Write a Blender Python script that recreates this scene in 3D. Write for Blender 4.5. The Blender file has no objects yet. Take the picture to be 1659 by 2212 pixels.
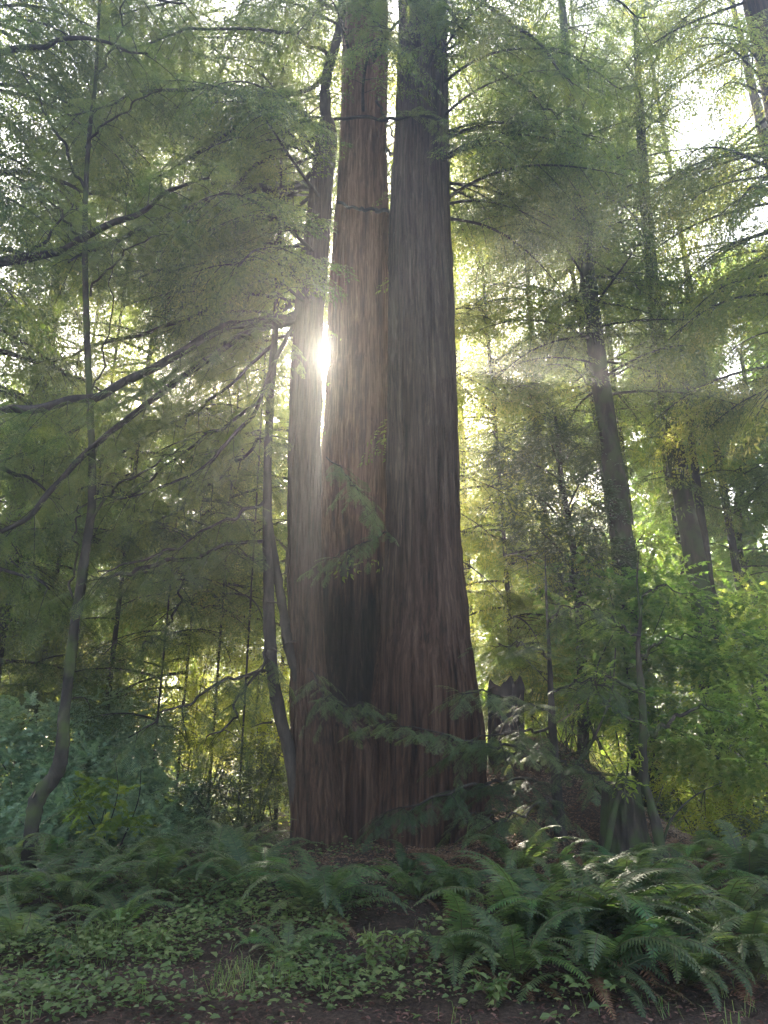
import bpy, math, random
import numpy as np
from mathutils import Vector, Matrix
R = math.radians
sc = bpy.context.scene
COL = sc.collection

# ------------------------------------------------------------------ camera
PITCH = 19.0
CAM = (0.0, 0.0, 1.6)
cam = bpy.data.cameras.new("camera"); cam_o = bpy.data.objects.new("camera", cam); COL.objects.link(cam_o)
cam_o.location = CAM; cam_o.rotation_euler = (R(90 + PITCH), 0, 0)
cam.sensor_fit = 'VERTICAL'; cam.angle = R(69); cam.clip_end = 2000; cam.clip_start = 0.05
sc.camera = cam_o

# ------------------------------------------------------------------ sky, sun, exposure
SUN_EL, SUN_AZ = 30.7, -5.0           # azimuth from +Y, negative to the left
w = bpy.data.worlds.new("World"); sc.world = w; w.use_nodes = True
nt = w.node_tree; nt.nodes.clear()
sky = nt.nodes.new('ShaderNodeTexSky'); sky.sky_type = 'NISHITA'; sky.sun_disc = False
sky.sun_elevation = R(SUN_EL); sky.sun_rotation = R(SUN_AZ)
sky.air_density = 1.0; sky.dust_density = 2.5; sky.ozone_density = 1.0
bg = nt.nodes.new('ShaderNodeBackground'); bg.inputs['Strength'].default_value = 0.10
wo = nt.nodes.new('ShaderNodeOutputWorld')
nt.links.new(sky.outputs[0], bg.inputs[0]); nt.links.new(bg.outputs[0], wo.inputs[0])
sun_dir = Vector((math.sin(R(SUN_AZ)) * math.cos(R(SUN_EL)), math.cos(R(SUN_AZ)) * math.cos(R(SUN_EL)), math.sin(R(SUN_EL))))
sl = bpy.data.lights.new("sun_lamp", 'SUN'); sl.energy = 5.0; sl.angle = R(0.5); sl.color = (1.0, 0.90, 0.72)
so = bpy.data.objects.new("sun_lamp", sl); COL.objects.link(so)
so.rotation_euler = (-sun_dir).to_track_quat('-Z', 'Y').to_euler()
sc.view_settings.view_transform = 'Standard'; sc.view_settings.look = 'None'
sc.view_settings.exposure = 3.08; sc.view_settings.gamma = 1.0; sc.view_settings.use_curve_mapping = False
sc.render.engine = 'CYCLES'
cy = sc.cycles
cy.max_bounces = 8; cy.diffuse_bounces = 6; cy.glossy_bounces = 2; cy.transmission_bounces = 4
cy.transparent_max_bounces = 4; cy.volume_bounces = 0
cy.use_denoising = True; cy.denoiser = 'OPENIMAGEDENOISE'
cy.sample_clamp_indirect = 6.0; cy.use_fast_gi = False
try: cy.denoising_input_passes = 'RGB_ALBEDO_NORMAL'
except Exception: pass
SUN_GAP = .10
HAZE_DENSITY, HAZE_ANISO = 0.0056, 0.68

# ------------------------------------------------------------------ pixel <-> world
F = 1106 / math.tan(R(34.5)); CP, SP = math.cos(R(PITCH)), math.sin(R(PITCH))
def W(u, v, y):
    a = (u - 829.5) / F; b = (1106 - v) / F
    d = (a, CP - b * SP, SP + b * CP); t = y / d[1]
    return (d[0] * t, y, 1.6 + d[2] * t)
def depth(y, z): return y * CP + (z - 1.6) * SP
def PX(P):
    d = P[..., 1] * CP + (P[..., 2] - 1.6) * SP
    up = -P[..., 1] * SP + (P[..., 2] - 1.6) * CP
    d = np.where(d > 0.1, d, 0.1)
    return 829.5 + F * P[..., 0] / d, 1106 - F * up / d
def sstep(a, b, x): t = np.clip((x - a) / (b - a), 0, 1); return t * t * (3 - 2 * t)
def gz(x, y):
    x = np.asarray(x, float); y = np.asarray(y, float)
    z = 0.34 * sstep(6.8, 11, y)
    z = z + 1.75 * np.exp(-((x - 2.75) / 1.6) ** 2 - ((y - 14.0) / 1.75) ** 2)
    z = z + 0.25 * np.exp(-(x / 2.6) ** 2 - ((y - 12.6) / 1.6) ** 2)
    z = z + sstep(20, 60, y) * 1.5
    z = z + 0.045 * np.sin(x * 2.1 + 1.3 * np.sin(y * 1.3)) * np.sin(y * 1.9 + x * .6) * sstep(5.5, 8, y)
    z = z + 0.02 * np.sin(x * 5.3 + y * 3.1) * np.sin(y * 6.1 - x * 2.3) + .012 * np.sin(x * 13 + 2 * y) * np.sin(y * 11 + x)
    return z
def G(u, v):
    y = 4.0
    while y < 80:
        p = W(u, v, y)
        if p[2] <= gz(p[0], p[1]): break
        y += 0.03
    return (p[0], p[1], float(gz(p[0], p[1])))

# ------------------------------------------------------------------ numpy noise
_tab = np.random.RandomState(5).rand(256, 256)
def vn(x, y, px=256):
    xi = np.floor(x).astype(int); yi = np.floor(y).astype(int); fx = x - xi; fy = y - yi
    fx = fx * fx * (3 - 2 * fx); fy = fy * fy * (3 - 2 * fy)
    a = _tab[xi % px % 256, yi % 256]; b = _tab[(xi + 1) % px % 256, yi % 256]
    c = _tab[xi % px % 256, (yi + 1) % 256]; d = _tab[(xi + 1) % px % 256, (yi + 1) % 256]
    return (a * (1 - fx) + b * fx) * (1 - fy) + (c * (1 - fx) + d * fx) * fy

# ------------------------------------------------------------------ mesh helpers
def mkmesh(name, chunks, mats, smooth=False):
    """chunks: (V, F, material index[, smooth]); F is (n,3) or (n,4)"""
    me = bpy.data.meshes.new(name)
    chunks = [c for c in chunks if len(c[1])]
    V = np.concatenate([c[0] for c in chunks]).astype(np.float32)
    off = 0; loops = []; starts = []; totals = []; mi = []; sm = []; ls = 0
    for c in chunks:
        Fc = np.asarray(c[1]); k = Fc.shape[1]; n = len(Fc)
        loops.append((Fc + off).ravel()); starts.append(ls + np.arange(n) * k); totals.append(np.full(n, k))
        mi.append(np.full(n, c[2])); sm.append(np.full(n, c[3] if len(c) > 3 else smooth))
        off += len(c[0]); ls += n * k
    loops = np.concatenate(loops).astype(np.int32)
    me.vertices.add(len(V)); me.vertices.foreach_set('co', V.ravel())
    me.loops.add(len(loops)); me.loops.foreach_set('vertex_index', loops)
    starts = np.concatenate(starts).astype(np.int32); totals = np.concatenate(totals).astype(np.int32)
    me.polygons.add(len(starts)); me.polygons.foreach_set('loop_start', starts)
    try: me.polygons.foreach_set('loop_total', totals)
    except Exception: pass
    me.polygons.foreach_set('material_index', np.concatenate(mi).astype(np.int32))
    me.polygons.foreach_set('use_smooth', np.concatenate(sm).astype(bool))
    for m in mats: me.materials.append(m)
    me.update(calc_edges=True)
    return me
def link(name, me, parent=None, loc=(0, 0, 0), rot=(0, 0, 0), scale=(1, 1, 1)):
    o = bpy.data.objects.new(name, me); COL.objects.link(o)
    if parent is not None: o.parent = parent
    o.location = loc; o.rotation_euler = rot; o.scale = scale
    return o
def thing(name, label, cat, loc=(0, 0, 0), group=None, rz=0, s=1):
    o = bpy.data.objects.new(name, None); COL.objects.link(o)
    o.location = loc; o.rotation_euler = (0, 0, rz); o.scale = (s, s, s); o.empty_display_size = .2
    tag(o, label, cat, group); return o
def tag(o, label=None, cat=None, group=None, kind=None):
    if label: o['label'] = label
    if cat: o['category'] = cat
    if group: o['group'] = group
    if kind: o['kind'] = kind
    return o
def tube(P, rad, seg=8, cap=True, wob=0, rng=None):
    P = np.asarray(P, float); n = len(P); rad = np.broadcast_to(np.asarray(rad, float), (n,))
    T = np.gradient(P, axis=0); T /= np.linalg.norm(T, axis=1)[:, None] + 1e-9
    ref = np.array([0, 0, 1.0]) if abs(T[0, 2]) < .8 else np.array([1.0, 0, 0])
    A = np.zeros((n, 3)); a = np.cross(T[0], ref); a /= np.linalg.norm(a)
    for i in range(n):
        a = a - T[i] * a.dot(T[i]); a /= np.linalg.norm(a) + 1e-9; A[i] = a
    B = np.cross(T, A); th = np.linspace(0, 2 * np.pi, seg, endpoint=False)
    rr = np.ones((n, seg))
    if wob: rr = 1 + wob * (vn(np.tile(th / (2 * np.pi) * 6, (n, 1)) + 40, np.cumsum(np.ones(n))[:, None] * .5 + np.zeros((1, seg)) + (rng.rand() * 50 if rng is not None else 0)) - .5) * 2
    V = P[:, None] + rad[:, None, None] * rr[..., None] * (np.cos(th)[None, :, None] * A[:, None] + np.sin(th)[None, :, None] * B[:, None])
    V = V.reshape(-1, 3); i = np.arange(n - 1)[:, None] * seg; j = np.arange(seg)[None]; j2 = (j + 1) % seg
    Fq = np.stack([i + j, i + j2, i + seg + j2, i + seg + j], -1).reshape(-1, 4)
    return V, Fq
def spline(P, n):
    """Catmull-Rom through P (k,m) -> (n,m)"""
    P = np.asarray(P, float); k = len(P)
    if k == 2: t = np.linspace(0, 1, n)[:, None]; return P[0] * (1 - t) + P[1] * t
    Q = np.vstack([2 * P[0] - P[1], P, 2 * P[-1] - P[-2]])
    t = np.linspace(0, k - 1 - 1e-6, n); i = t.astype(int); f = (t - i)[:, None]
    a, b, c, d = Q[i], Q[i + 1], Q[i + 2], Q[i + 3]
    return .5 * (2 * b + (c - a) * f + (2 * a - 5 * b + 4 * c - d) * f ** 2 + (3 * b - a - 3 * c + d) * f ** 3)
def frame(D, U):
    """rows -> rotation matrices whose columns are (D, side, up)"""
    D = D / (np.linalg.norm(D, axis=-1, keepdims=True) + 1e-9)
    S = np.cross(U, D); S /= np.linalg.norm(S, axis=-1, keepdims=True) + 1e-9
    N = np.cross(D, S)
    return np.stack([D, S, N], -1)
def bake(tmpl, M, T, s):
    """copies of template (V,F) by rotations M (k,3,3), places T (k,3), sizes s (k)"""
    V, Fc = tmpl; k = len(T)
    VV = np.einsum('kij,nj->kni', M * np.asarray(s)[:, None, None], V) + T[:, None]
    FF = Fc[None] + (np.arange(k) * len(V))[:, None, None]
    return VV.reshape(-1, 3), FF.reshape(-1, Fc.shape[1])
def cat(chs):
    Vs = []; Fs = []; o = 0
    for V, Fc in chs:
        Vs.append(V); Fs.append(Fc + o); o += len(V)
    return np.concatenate(Vs), np.concatenate(Fs)

# ------------------------------------------------------------------ materials
def new_mat(name):
    m = bpy.data.materials.new(name); m.use_nodes = True; t = m.node_tree; t.nodes.clear()
    return m, t, t.nodes.new('ShaderNodeOutputMaterial')
def rampn(t, stops):
    r = t.nodes.new('ShaderNodeValToRGB'); e = r.color_ramp.elements
    while len(e) < len(stops): e.new(.5)
    for i, (p, c) in enumerate(stops): e[i].position = p; e[i].color = (*c, 1)
    return r
def leaf_mat(name, cols, trans, tf=.5, rough=.45, spec=.4, oscale=1.5):
    m, t, out = new_mat(name); N = t.nodes; L = t.links
    g = N.new('ShaderNodeNewGeometry'); tc = N.new('ShaderNodeTexCoord')
    nz = N.new('ShaderNodeTexNoise'); nz.inputs['Scale'].default_value = oscale; nz.inputs['Detail'].default_value = 2
    L.new(g.outputs['Position'], nz.inputs['Vector'])
    mx = N.new('ShaderNodeMath'); mx.operation = 'MULTIPLY_ADD'; mx.inputs[1].default_value = .55
    L.new(g.outputs['Random Per Island'], mx.inputs[0])
    mm = N.new('ShaderNodeMath'); mm.operation = 'MULTIPLY_ADD'; mm.inputs[1].default_value = 1.5; mm.inputs[2].default_value = -.52
    L.new(nz.outputs['Fac'], mm.inputs[0]); L.new(mm.outputs[0], mx.inputs[2])
    r = rampn(t, cols); L.new(mx.outputs[0], r.inputs[0])
    r2 = rampn(t, trans); L.new(mx.outputs[0], r2.inputs[0])
    p = N.new('ShaderNodeBsdfPrincipled'); p.inputs['Roughness'].default_value = rough
    p.inputs['Specular IOR Level'].default_value = spec
    oi = N.new('ShaderNodeObjectInfo'); mv = N.new('ShaderNodeMath'); mv.operation = 'MULTIPLY_ADD'; mv.inputs[1].default_value = .55; mv.inputs[2].default_value = .74; L.new(oi.outputs['Random'], mv.inputs[0])
    mh = N.new('ShaderNodeMath'); mh.operation = 'MULTIPLY_ADD'; mh.inputs[1].default_value = -.035; mh.inputs[2].default_value = .515; L.new(oi.outputs['Random'], mh.inputs[0])
    def vary(src):
        h_ = N.new('ShaderNodeHueSaturation'); L.new(mh.outputs[0], h_.inputs['Hue']); L.new(mv.outputs[0], h_.inputs['Value']); L.new(src, h_.inputs['Color']); return h_.outputs[0]
    L.new(vary(r.outputs[0]), p.inputs['Base Color'])
    tr = N.new('ShaderNodeBsdfTranslucent'); L.new(vary(r2.outputs[0]), tr.inputs[0])
    mix = N.new('ShaderNodeMixShader'); mix.inputs[0].default_value = tf
    L.new(p.outputs[0], mix.inputs[1]); L.new(tr.outputs[0], mix.inputs[2]); L.new(mix.outputs[0], out.inputs[0])
    return m
def bark_mat(name, stops, scale=(20, 20, .8), rough=.9, moss=None, moss_amt=.5, bump=.5, patch=.6, low=None, zmix=(2.5, 6), streak=None):
    m, t, out = new_mat(name); N = t.nodes; L = t.links
    tc = N.new('ShaderNodeTexCoord'); mp = N.new('ShaderNodeMapping'); mp.inputs['Scale'].default_value = scale
    L.new(tc.outputs['Object'], mp.inputs[0])
    nz = N.new('ShaderNodeTexNoise'); nz.inputs['Scale'].default_value = 1; nz.inputs['Detail'].default_value = 8; nz.inputs['Roughness'].default_value = .65
    nz.inputs['Distortion'].default_value = .6
    L.new(mp.outputs[0], nz.inputs['Vector'])
    n2 = N.new('ShaderNodeTexNoise'); n2.inputs['Scale'].default_value = patch; n2.inputs['Detail'].default_value = 4
    L.new(tc.outputs['Object'], n2.inputs['Vector'])
    if streak:
        m2 = N.new('ShaderNodeMapping'); m2.inputs['Scale'].default_value = streak; L.new(tc.outputs['Object'], m2.inputs[0])
        n2.inputs['Scale'].default_value = 1; L.new(m2.outputs[0], n2.inputs['Vector'])
    ad = N.new('ShaderNodeMath'); ad.operation = 'MULTIPLY_ADD'; ad.inputs[1].default_value = .42 if streak else .5
    L.new(n2.outputs['Fac'], ad.inputs[0]); 
    sb = N.new('ShaderNodeMath'); sb.operation = 'ADD'; sb.inputs[1].default_value = -.215 if streak else -.25; L.new(nz.outputs['Fac'], sb.inputs[0])
    L.new(sb.outputs[0], ad.inputs[2])
    r = rampn(t, stops); L.new(ad.outputs[0], r.inputs[0]); colr = r.outputs[0]
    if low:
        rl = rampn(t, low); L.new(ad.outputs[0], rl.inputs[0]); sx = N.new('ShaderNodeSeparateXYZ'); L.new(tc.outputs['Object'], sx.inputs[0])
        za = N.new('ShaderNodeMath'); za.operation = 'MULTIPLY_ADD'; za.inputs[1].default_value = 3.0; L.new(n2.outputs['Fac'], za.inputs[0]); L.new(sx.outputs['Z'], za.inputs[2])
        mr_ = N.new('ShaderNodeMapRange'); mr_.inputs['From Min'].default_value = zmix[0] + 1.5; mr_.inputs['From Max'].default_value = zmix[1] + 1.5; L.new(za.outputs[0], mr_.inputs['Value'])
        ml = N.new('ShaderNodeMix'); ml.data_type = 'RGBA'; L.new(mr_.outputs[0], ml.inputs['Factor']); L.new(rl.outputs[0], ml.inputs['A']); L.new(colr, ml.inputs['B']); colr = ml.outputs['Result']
    if moss:
        n3 = N.new('ShaderNodeTexNoise'); n3.inputs['Scale'].default_value = 3.2; n3.inputs['Detail'].default_value = 6
        L.new(tc.outputs['Object'], n3.inputs['Vector'])
        rm = rampn(t, [(.5 - .2 * moss_amt + .02, (0, 0, 0)), (.62 - .2 * moss_amt + .05, (1, 1, 1))]); L.new(n3.outputs['Fac'], rm.inputs[0])
        mc = N.new('ShaderNodeMix'); mc.data_type = 'RGBA'; L.new(rm.outputs[0], mc.inputs['Factor'])
        L.new(colr, mc.inputs['A']); mc.inputs['B'].default_value = (*moss, 1); colr = mc.outputs['Result']
    p = N.new('ShaderNodeBsdfPrincipled'); p.inputs['Roughness'].default_value = rough; p.inputs['Specular IOR Level'].default_value = .2
    L.new(colr, p.inputs['Base Color'])
    b = N.new('ShaderNodeBump'); b.inputs['Strength'].default_value = bump; b.inputs['Distance'].default_value = .03
    L.new(nz.outputs['Fac'], b.inputs['Height']); L.new(b.outputs[0], p.inputs['Normal'])
    L.new(p.outputs[0], out.inputs[0]); return m
M = {}
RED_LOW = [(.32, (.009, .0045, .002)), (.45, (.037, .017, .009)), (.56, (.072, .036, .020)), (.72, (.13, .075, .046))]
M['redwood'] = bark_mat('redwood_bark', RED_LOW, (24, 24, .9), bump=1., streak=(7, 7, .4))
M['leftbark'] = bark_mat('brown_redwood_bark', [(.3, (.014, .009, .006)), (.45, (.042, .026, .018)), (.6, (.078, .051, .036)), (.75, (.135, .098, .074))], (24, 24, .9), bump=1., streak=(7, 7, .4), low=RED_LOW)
M['greybark'] = bark_mat('grey_redwood_bark', [(.3, (.017, .010, .006)), (.45, (.058, .038, .027)), (.6, (.108, .074, .054)), (.75, (.18, .135, .10))], (24, 24, .9), bump=1., streak=(7, 7, .4), low=RED_LOW, zmix=(3, 10))  # upper bark is grey-brown, raised paler to put the flare veil into its colour
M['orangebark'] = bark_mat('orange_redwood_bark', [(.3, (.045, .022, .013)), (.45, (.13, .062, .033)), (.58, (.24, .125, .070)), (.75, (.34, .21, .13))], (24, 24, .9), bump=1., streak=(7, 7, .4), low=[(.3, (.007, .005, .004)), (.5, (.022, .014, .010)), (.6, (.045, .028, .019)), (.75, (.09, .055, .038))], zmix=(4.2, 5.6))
M['darkbark'] = bark_mat('dark_bark', [(.3, (.012, .009, .007)), (.5, (.040, .030, .023)), (.7, (.085, .065, .05))], (9, 9, 2))
M['alder'] = bark_mat('alder_bark', [(.3, (.015, .011, .008)), (.5, (.042, .032, .023)), (.7, (.09, .07, .05))], (6, 6, 3), moss=(.06, .07, .02), moss_amt=.25)
M['mossy'] = bark_mat('mossy_bark', [(.3, (.012, .008, .005)), (.5, (.036, .025, .017)), (.7, (.085, .06, .042))], (8, 8, 1.6), moss=(.045, .055, .016), moss_amt=.45)
M['dead'] = bark_mat('dead_twig', [(.3, (.10, .06, .04)), (.5, (.22, .15, .10)), (.7, (.36, .27, .2))], (8, 8, 8))
M['char'] = bark_mat('charred_wood', [(.3, (.006, .005, .005)), (.55, (.03, .02, .017)), (.75, (.12, .06, .035))], (14, 14, 1))
M['needle'] = leaf_mat('redwood_needle', [(.1, (.035, .048, .018)), (.5, (.065, .082, .030)), (.9, (.11, .115, .040))],
                       [(.1, (.13, .22, .035)), (.5, (.26, .37, .055)), (.9, (.46, .50, .08))], .5, .55, .25)
M['needle_cool'] = leaf_mat('hemlock_needle', [(.1, (.030, .048, .024)), (.5, (.055, .080, .038)), (.9, (.085, .115, .050))],
                       [(.1, (.10, .16, .04)), (.5, (.20, .28, .07)), (.9, (.32, .38, .10))], .45, .55, .25)
M['needle_sunlit'] = leaf_mat('sunlit_needle', [(.1, (.06, .07, .018)), (.5, (.10, .115, .030)), (.9, (.16, .15, .045))],
                       [(.1, (.24, .34, .04)), (.5, (.42, .50, .07)), (.9, (.66, .62, .13))], .55, .55, .25)  # lit copy of the needle colour, sunlight put into the tint
M['laurel'] = leaf_mat('laurel_leaf', [(.1, (.018, .032, .014)), (.5, (.032, .055, .022)), (.9, (.055, .080, .03))],
                       [(.1, (.05, .09, .02)), (.5, (.10, .15, .03)), (.9, (.2, .24, .04))], .3, .35, .5)
M['maple'] = leaf_mat('maple_leaf', [(.1, (.055, .075, .018)), (.5, (.09, .12, .028)), (.9, (.14, .15, .04))],
                      [(.1, (.18, .32, .04)), (.5, (.32, .50, .07)), (.9, (.52, .60, .11))], .68, .5, .3)
M['thimble'] = leaf_mat('thimbleberry_leaf', [(.1, (.09, .14, .075)), (.5, (.17, .24, .14)), (.9, (.26, .33, .20))],
                      [(.1, (.16, .30, .10)), (.5, (.26, .44, .14)), (.9, (.4, .55, .16))], .4, .4, 1.0)
M['huckle'] = leaf_mat('huckleberry_leaf', [(.1, (.07, .10, .018)), (.5, (.11, .15, .028)), (.9, (.16, .19, .04))],
                      [(.1, (.35, .45, .04)), (.5, (.55, .64, .07)), (.9, (.75, .74, .11))], .7, .5, .3)
M['fern'] = leaf_mat('fern_pinna', [(.1, (.040, .060, .024)), (.5, (.068, .095, .036)), (.9, (.11, .13, .05))],
                     [(.1, (.10, .18, .04)), (.5, (.18, .28, .06)), (.9, (.30, .38, .08))], .4, .5, .35, .9)
M['fernlit'] = leaf_mat('sunlit_fern_pinna', [(.1, (.05, .12, .04)), (.5, (.09, .17, .05)), (.9, (.14, .20, .06))],
                     [(.1, (.12, .28, .04)), (.5, (.2, .38, .05)), (.9, (.34, .46, .07))], .45, .4, .5, .9)  # lit copy of the fern colour, sunshine painted into the pinnae
M['ferndead'] = leaf_mat('dead_fern_pinna', [(.1, (.09, .04, .02)), (.5, (.17, .085, .04)), (.9, (.26, .15, .08))],
                     [(.1, (.1, .04, .02)), (.5, (.2, .1, .04)), (.9, (.3, .17, .07))], .3, .7, .2)
M['rachis'] = leaf_mat('fern_rachis', [(.2, (.09, .06, .03)), (.8, (.12, .13, .04))], [(.2, (.1, .08, .03)), (.8, (.1, .1, .03))], .1, .6, .2)
M['herb'] = leaf_mat('herb_leaf', [(.1, (.075, .10, .028)), (.5, (.125, .155, .045)), (.9, (.21, .22, .07))],
                     [(.1, (.08, .2, .03)), (.5, (.15, .3, .05)), (.9, (.28, .4, .07))], .35, .5, .4, .8)
M['grass'] = leaf_mat('grass_blade', [(.1, (.05, .09, .02)), (.5, (.09, .14, .035)), (.9, (.17, .18, .07))],
                     [(.1, (.12, .24, .03)), (.5, (.22, .36, .05)), (.9, (.36, .40, .10))], .45, .5, .4, .8)
M['litter'] = leaf_mat('dry_leaf', [(.1, (.14, .065, .032)), (.5, (.29, .15, .085)), (.9, (.46, .31, .2))],
                     [(.1, (.1, .04, .02)), (.9, (.3, .16, .08))], .15, .7, .25, 1.2)
M['littershade'] = leaf_mat('shaded_dry_leaf', [(.1, (.04, .02, .012)), (.5, (.09, .045, .026)), (.9, (.2, .12, .07))], [(.1, (.06, .03, .01)), (.9, (.16, .09, .05))], .1, .7, .2, 1.2)  # darker copy of the dry leaf, foreground shade put into its colour
M['moss'] = leaf_mat('hanging_moss', [(.1, (.06, .075, .02)), (.9, (.14, .15, .04))], [(.1, (.15, .18, .03)), (.9, (.35, .36, .07))], .4, .8, .1)
# ground
m, t, out = new_mat('forest_soil'); N = t.nodes; L = t.links
tc = N.new('ShaderNodeTexCoord')
a = N.new('ShaderNodeTexNoise'); a.inputs['Scale'].default_value = 30; a.inputs['Detail'].default_value = 8; a.inputs['Roughness'].default_value = .7
b2 = N.new('ShaderNodeTexNoise'); b2.inputs['Scale'].default_value = .9; b2.inputs['Detail'].default_value = 4
L.new(tc.outputs['Object'], a.inputs['Vector']); L.new(tc.outputs['Object'], b2.inputs['Vector'])
r1 = rampn(t, [(.3, (.018, .011, .007)), (.5, (.060, .032, .020)), (.7, (.14, .080, .05))]); L.new(a.outputs['Fac'], r1.inputs[0])
r2 = rampn(t, [(.3, (.02, .014, .009)), (.5, (.05, .034, .022)), (.7, (.10, .075, .05))]); L.new(a.outputs['Fac'], r2.inputs[0])
mc = N.new('ShaderNodeMix'); mc.data_type = 'RGBA'; L.new(b2.outputs['Fac'], mc.inputs['Factor']); L.new(r1.outputs[0], mc.inputs['A']); L.new(r2.outputs[0], mc.inputs['B'])
p = N.new('ShaderNodeBsdfPrincipled'); p.inputs['Roughness'].default_value = .95; p.inputs['Specular IOR Level'].default_value = .15
L.new(mc.outputs['Result'], p.inputs['Base Color'])
bp = N.new('ShaderNodeBump'); bp.inputs['Strength'].default_value = 1; bp.inputs['Distance'].default_value = .03; L.new(a.outputs['Fac'], bp.inputs['Height']); L.new(bp.outputs[0], p.inputs['Normal'])
L.new(p.outputs[0], out.inputs[0]); M['soil'] = m

# ------------------------------------------------------------------ ground
def axis_grid(lo, hi, near_lo, near_hi, step, ratio=1.12):
    g = list(np.arange(near_lo, near_hi, step)); s = step; x = near_hi
    while x < hi: g.append(x); s *= ratio; x += s
    g.append(hi); s = step; x = near_lo; pre = []
    while x > lo: s *= ratio; x -= s; pre.append(max(x, lo))
    return np.array(sorted(set(pre)) + g)
gx = axis_grid(-170, 170, -7, 7, .07); gy = axis_grid(-30, 190, 4, 17, .07)
GX, GY = np.meshgrid(gx, gy); GZ = gz(GX, GY)
nearm = (np.abs(GX) < 8) & (GY > 3.5) & (GY < 18)
GZ = GZ + np.where(nearm, (vn(GX * 6 + 50, GY * 6 + 10) - .5) * .05 + (vn(GX * 14 + 90, GY * 14) - .5) * .03, 0)
V = np.stack([GX, GY, GZ], -1).reshape(-1, 3); nx = len(gx); ny = len(gy)
i = np.arange(ny - 1)[:, None] * nx; j = np.arange(nx - 1)[None]
Fq = np.stack([i + j, i + j + 1, i + nx + j + 1, i + nx + j], -1).reshape(-1, 4)
tag(link('ground', mkmesh('ground', [(V, Fq, 0)], [M['soil']], True)), kind='structure', label='dark soil bank and reddish mound of needle litter under the trees')

# ------------------------------------------------------------------ foliage templates
def needle_spray(L, rng, sp=.024, nl=.03, nw=.012, tw=.055, droop=.25):
    ch = []; ns = max(4, int(L / tw)); s = np.linspace(.1, .97, ns)
    pts = []; dirs = []; sides = []
    for k, si in enumerate(s):
        for sg in (1, -1):
            tl = L * (.36 * math.sin(math.pi * min(1, si * .8 + .18)) + .05) * rng.uniform(.7, 1.1); an = R(rng.uniform(42, 62)) * sg
            d = np.array([math.cos(an), math.sin(an), rng.uniform(-.25, .12)]); n = max(2, int(tl / sp))
            tt = (np.arange(n) + .5) * sp
            bend = np.stack([tt * 0, tt * 0, -1.2 * tt ** 2], -1)
            pts.append(np.array([si * L + rng.uniform(-.01, .01), 0, 0]) + d * tt[:, None] + bend); dirs.append(np.tile(d, (n, 1)))
    n = int(L / sp); tt = (np.arange(n) + .5) * sp
    pts.append(np.stack([tt, tt * 0, tt * 0], -1)); dirs.append(np.tile([1., 0, 0], (n, 1)))
    P = np.concatenate(pts); D = np.concatenate(dirs); D /= np.linalg.norm(D, axis=1)[:, None]
    up = np.array([0, 0, 1.]); S = np.cross(up, D); S /= np.linalg.norm(S, axis=1)[:, None]
    Vs = []
    for sg in (1, -1):
        jit = rng.uniform(.75, 1.2, (len(P), 1)); zz = rng.uniform(-.25, .25, (len(P), 1)) * up
        tip = P + (D * .45 + S * sg + zz) * nl * jit
        Vs.append(np.stack([P - D * nw * .5, P + D * nw * .5, tip], 1))
    # twig spine slivers
    sl_ = np.stack([P - D * sp * .6 - S * .0012, P - D * sp * .6 + S * .0012, P + D * sp * .6], 1); Vs.append(sl_)
    V = np.concatenate(Vs).reshape(-1, 3)
    V[:, 2] -= droop * V[:, 0] ** 2 / max(L, .1)
    return V, np.arange(len(V)).reshape(-1, 3)
def twig_spray(L, rng, l=.088, w=.032, sp=.085, tw=.125, droop=.3):
    """flat frond of small feathered twiglets (quads)"""
    P = []; D = []
    for si in np.arange(.06, 1., tw / L):
        for sg in (1, -1):
            tl = L * (.34 * math.sin(math.pi * min(1, si * .78 + .2)) + .05) * rng.uniform(.6, 1.15); an = R(rng.uniform(40, 62)) * sg
            d = np.array([math.cos(an), math.sin(an), rng.uniform(-.3, .1)]); sd = np.array([-math.sin(an), math.cos(an), 0]); q = sp * .5; s2 = 1
            while q < tl:
                P.append(np.array([si * L, 0, 0]) + d * q - [0, 0, 1.1 * q * q]); D.append(d * rng.uniform(.6, 1) + sd * s2 * rng.uniform(.5, .95) + [0, 0, rng.uniform(-.4, .15)]); q += sp * .55; s2 = -s2
            P.append(np.array([si * L, 0, 0]) + d * tl - [0, 0, 1.1 * tl * tl]); D.append(d)
    P = np.array(P); D = np.array(D); n = len(P); U = np.stack([rng.uniform(-.45, .45, n), rng.uniform(-.45, .45, n), np.ones(n)], -1)
    V, Fq = bake((np.array([[0, 0, 0], [l * .35, w * .5, 0], [l, 0, -.08 * l], [l * .35, -w * .5, 0]]), np.array([[0, 3, 2, 1]])), frame(D, U), P, rng.uniform(.6, 1.25, n))
    V[:, 2] -= droop * V[:, 0] ** 2 / L
    return V, Fq
def leaf_oval(l=.07, w=.035, fold=.25):
    V = np.array([[0, 0, 0], [l * .35, w * .5, w * fold], [l * .35, -w * .5, w * fold], [l * .75, w * .36, w * fold * .5], [l * .75, -w * .36, w * fold * .5], [l, 0, -l * .12], [l * .4, 0, 0]])
    Fc = np.array([[0, 6, 1], [0, 2, 6], [1, 6, 3], [2, 4, 6], [6, 5, 3], [6, 4, 5]]); return V, Fc
def leaf_lobed(r=.055):
    an = [180, 135, 100, 72, 45, 22, 0, -22, -45, -72, -100, -135]; rr = [.25, .72, .5, 1., .55, .62, 1.25, .62, .55, 1., .5, .72]
    V = [[0, 0, 0]] + [[math.cos(R(a_)) * q * r, math.sin(R(a_)) * q * r, -.18 * r * q * q] for a_, q in zip(an, rr)]
    n = len(an); return np.array(V), np.array([[0, k + 2 if k < n - 1 else 1, k + 1] for k in range(n)])
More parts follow.
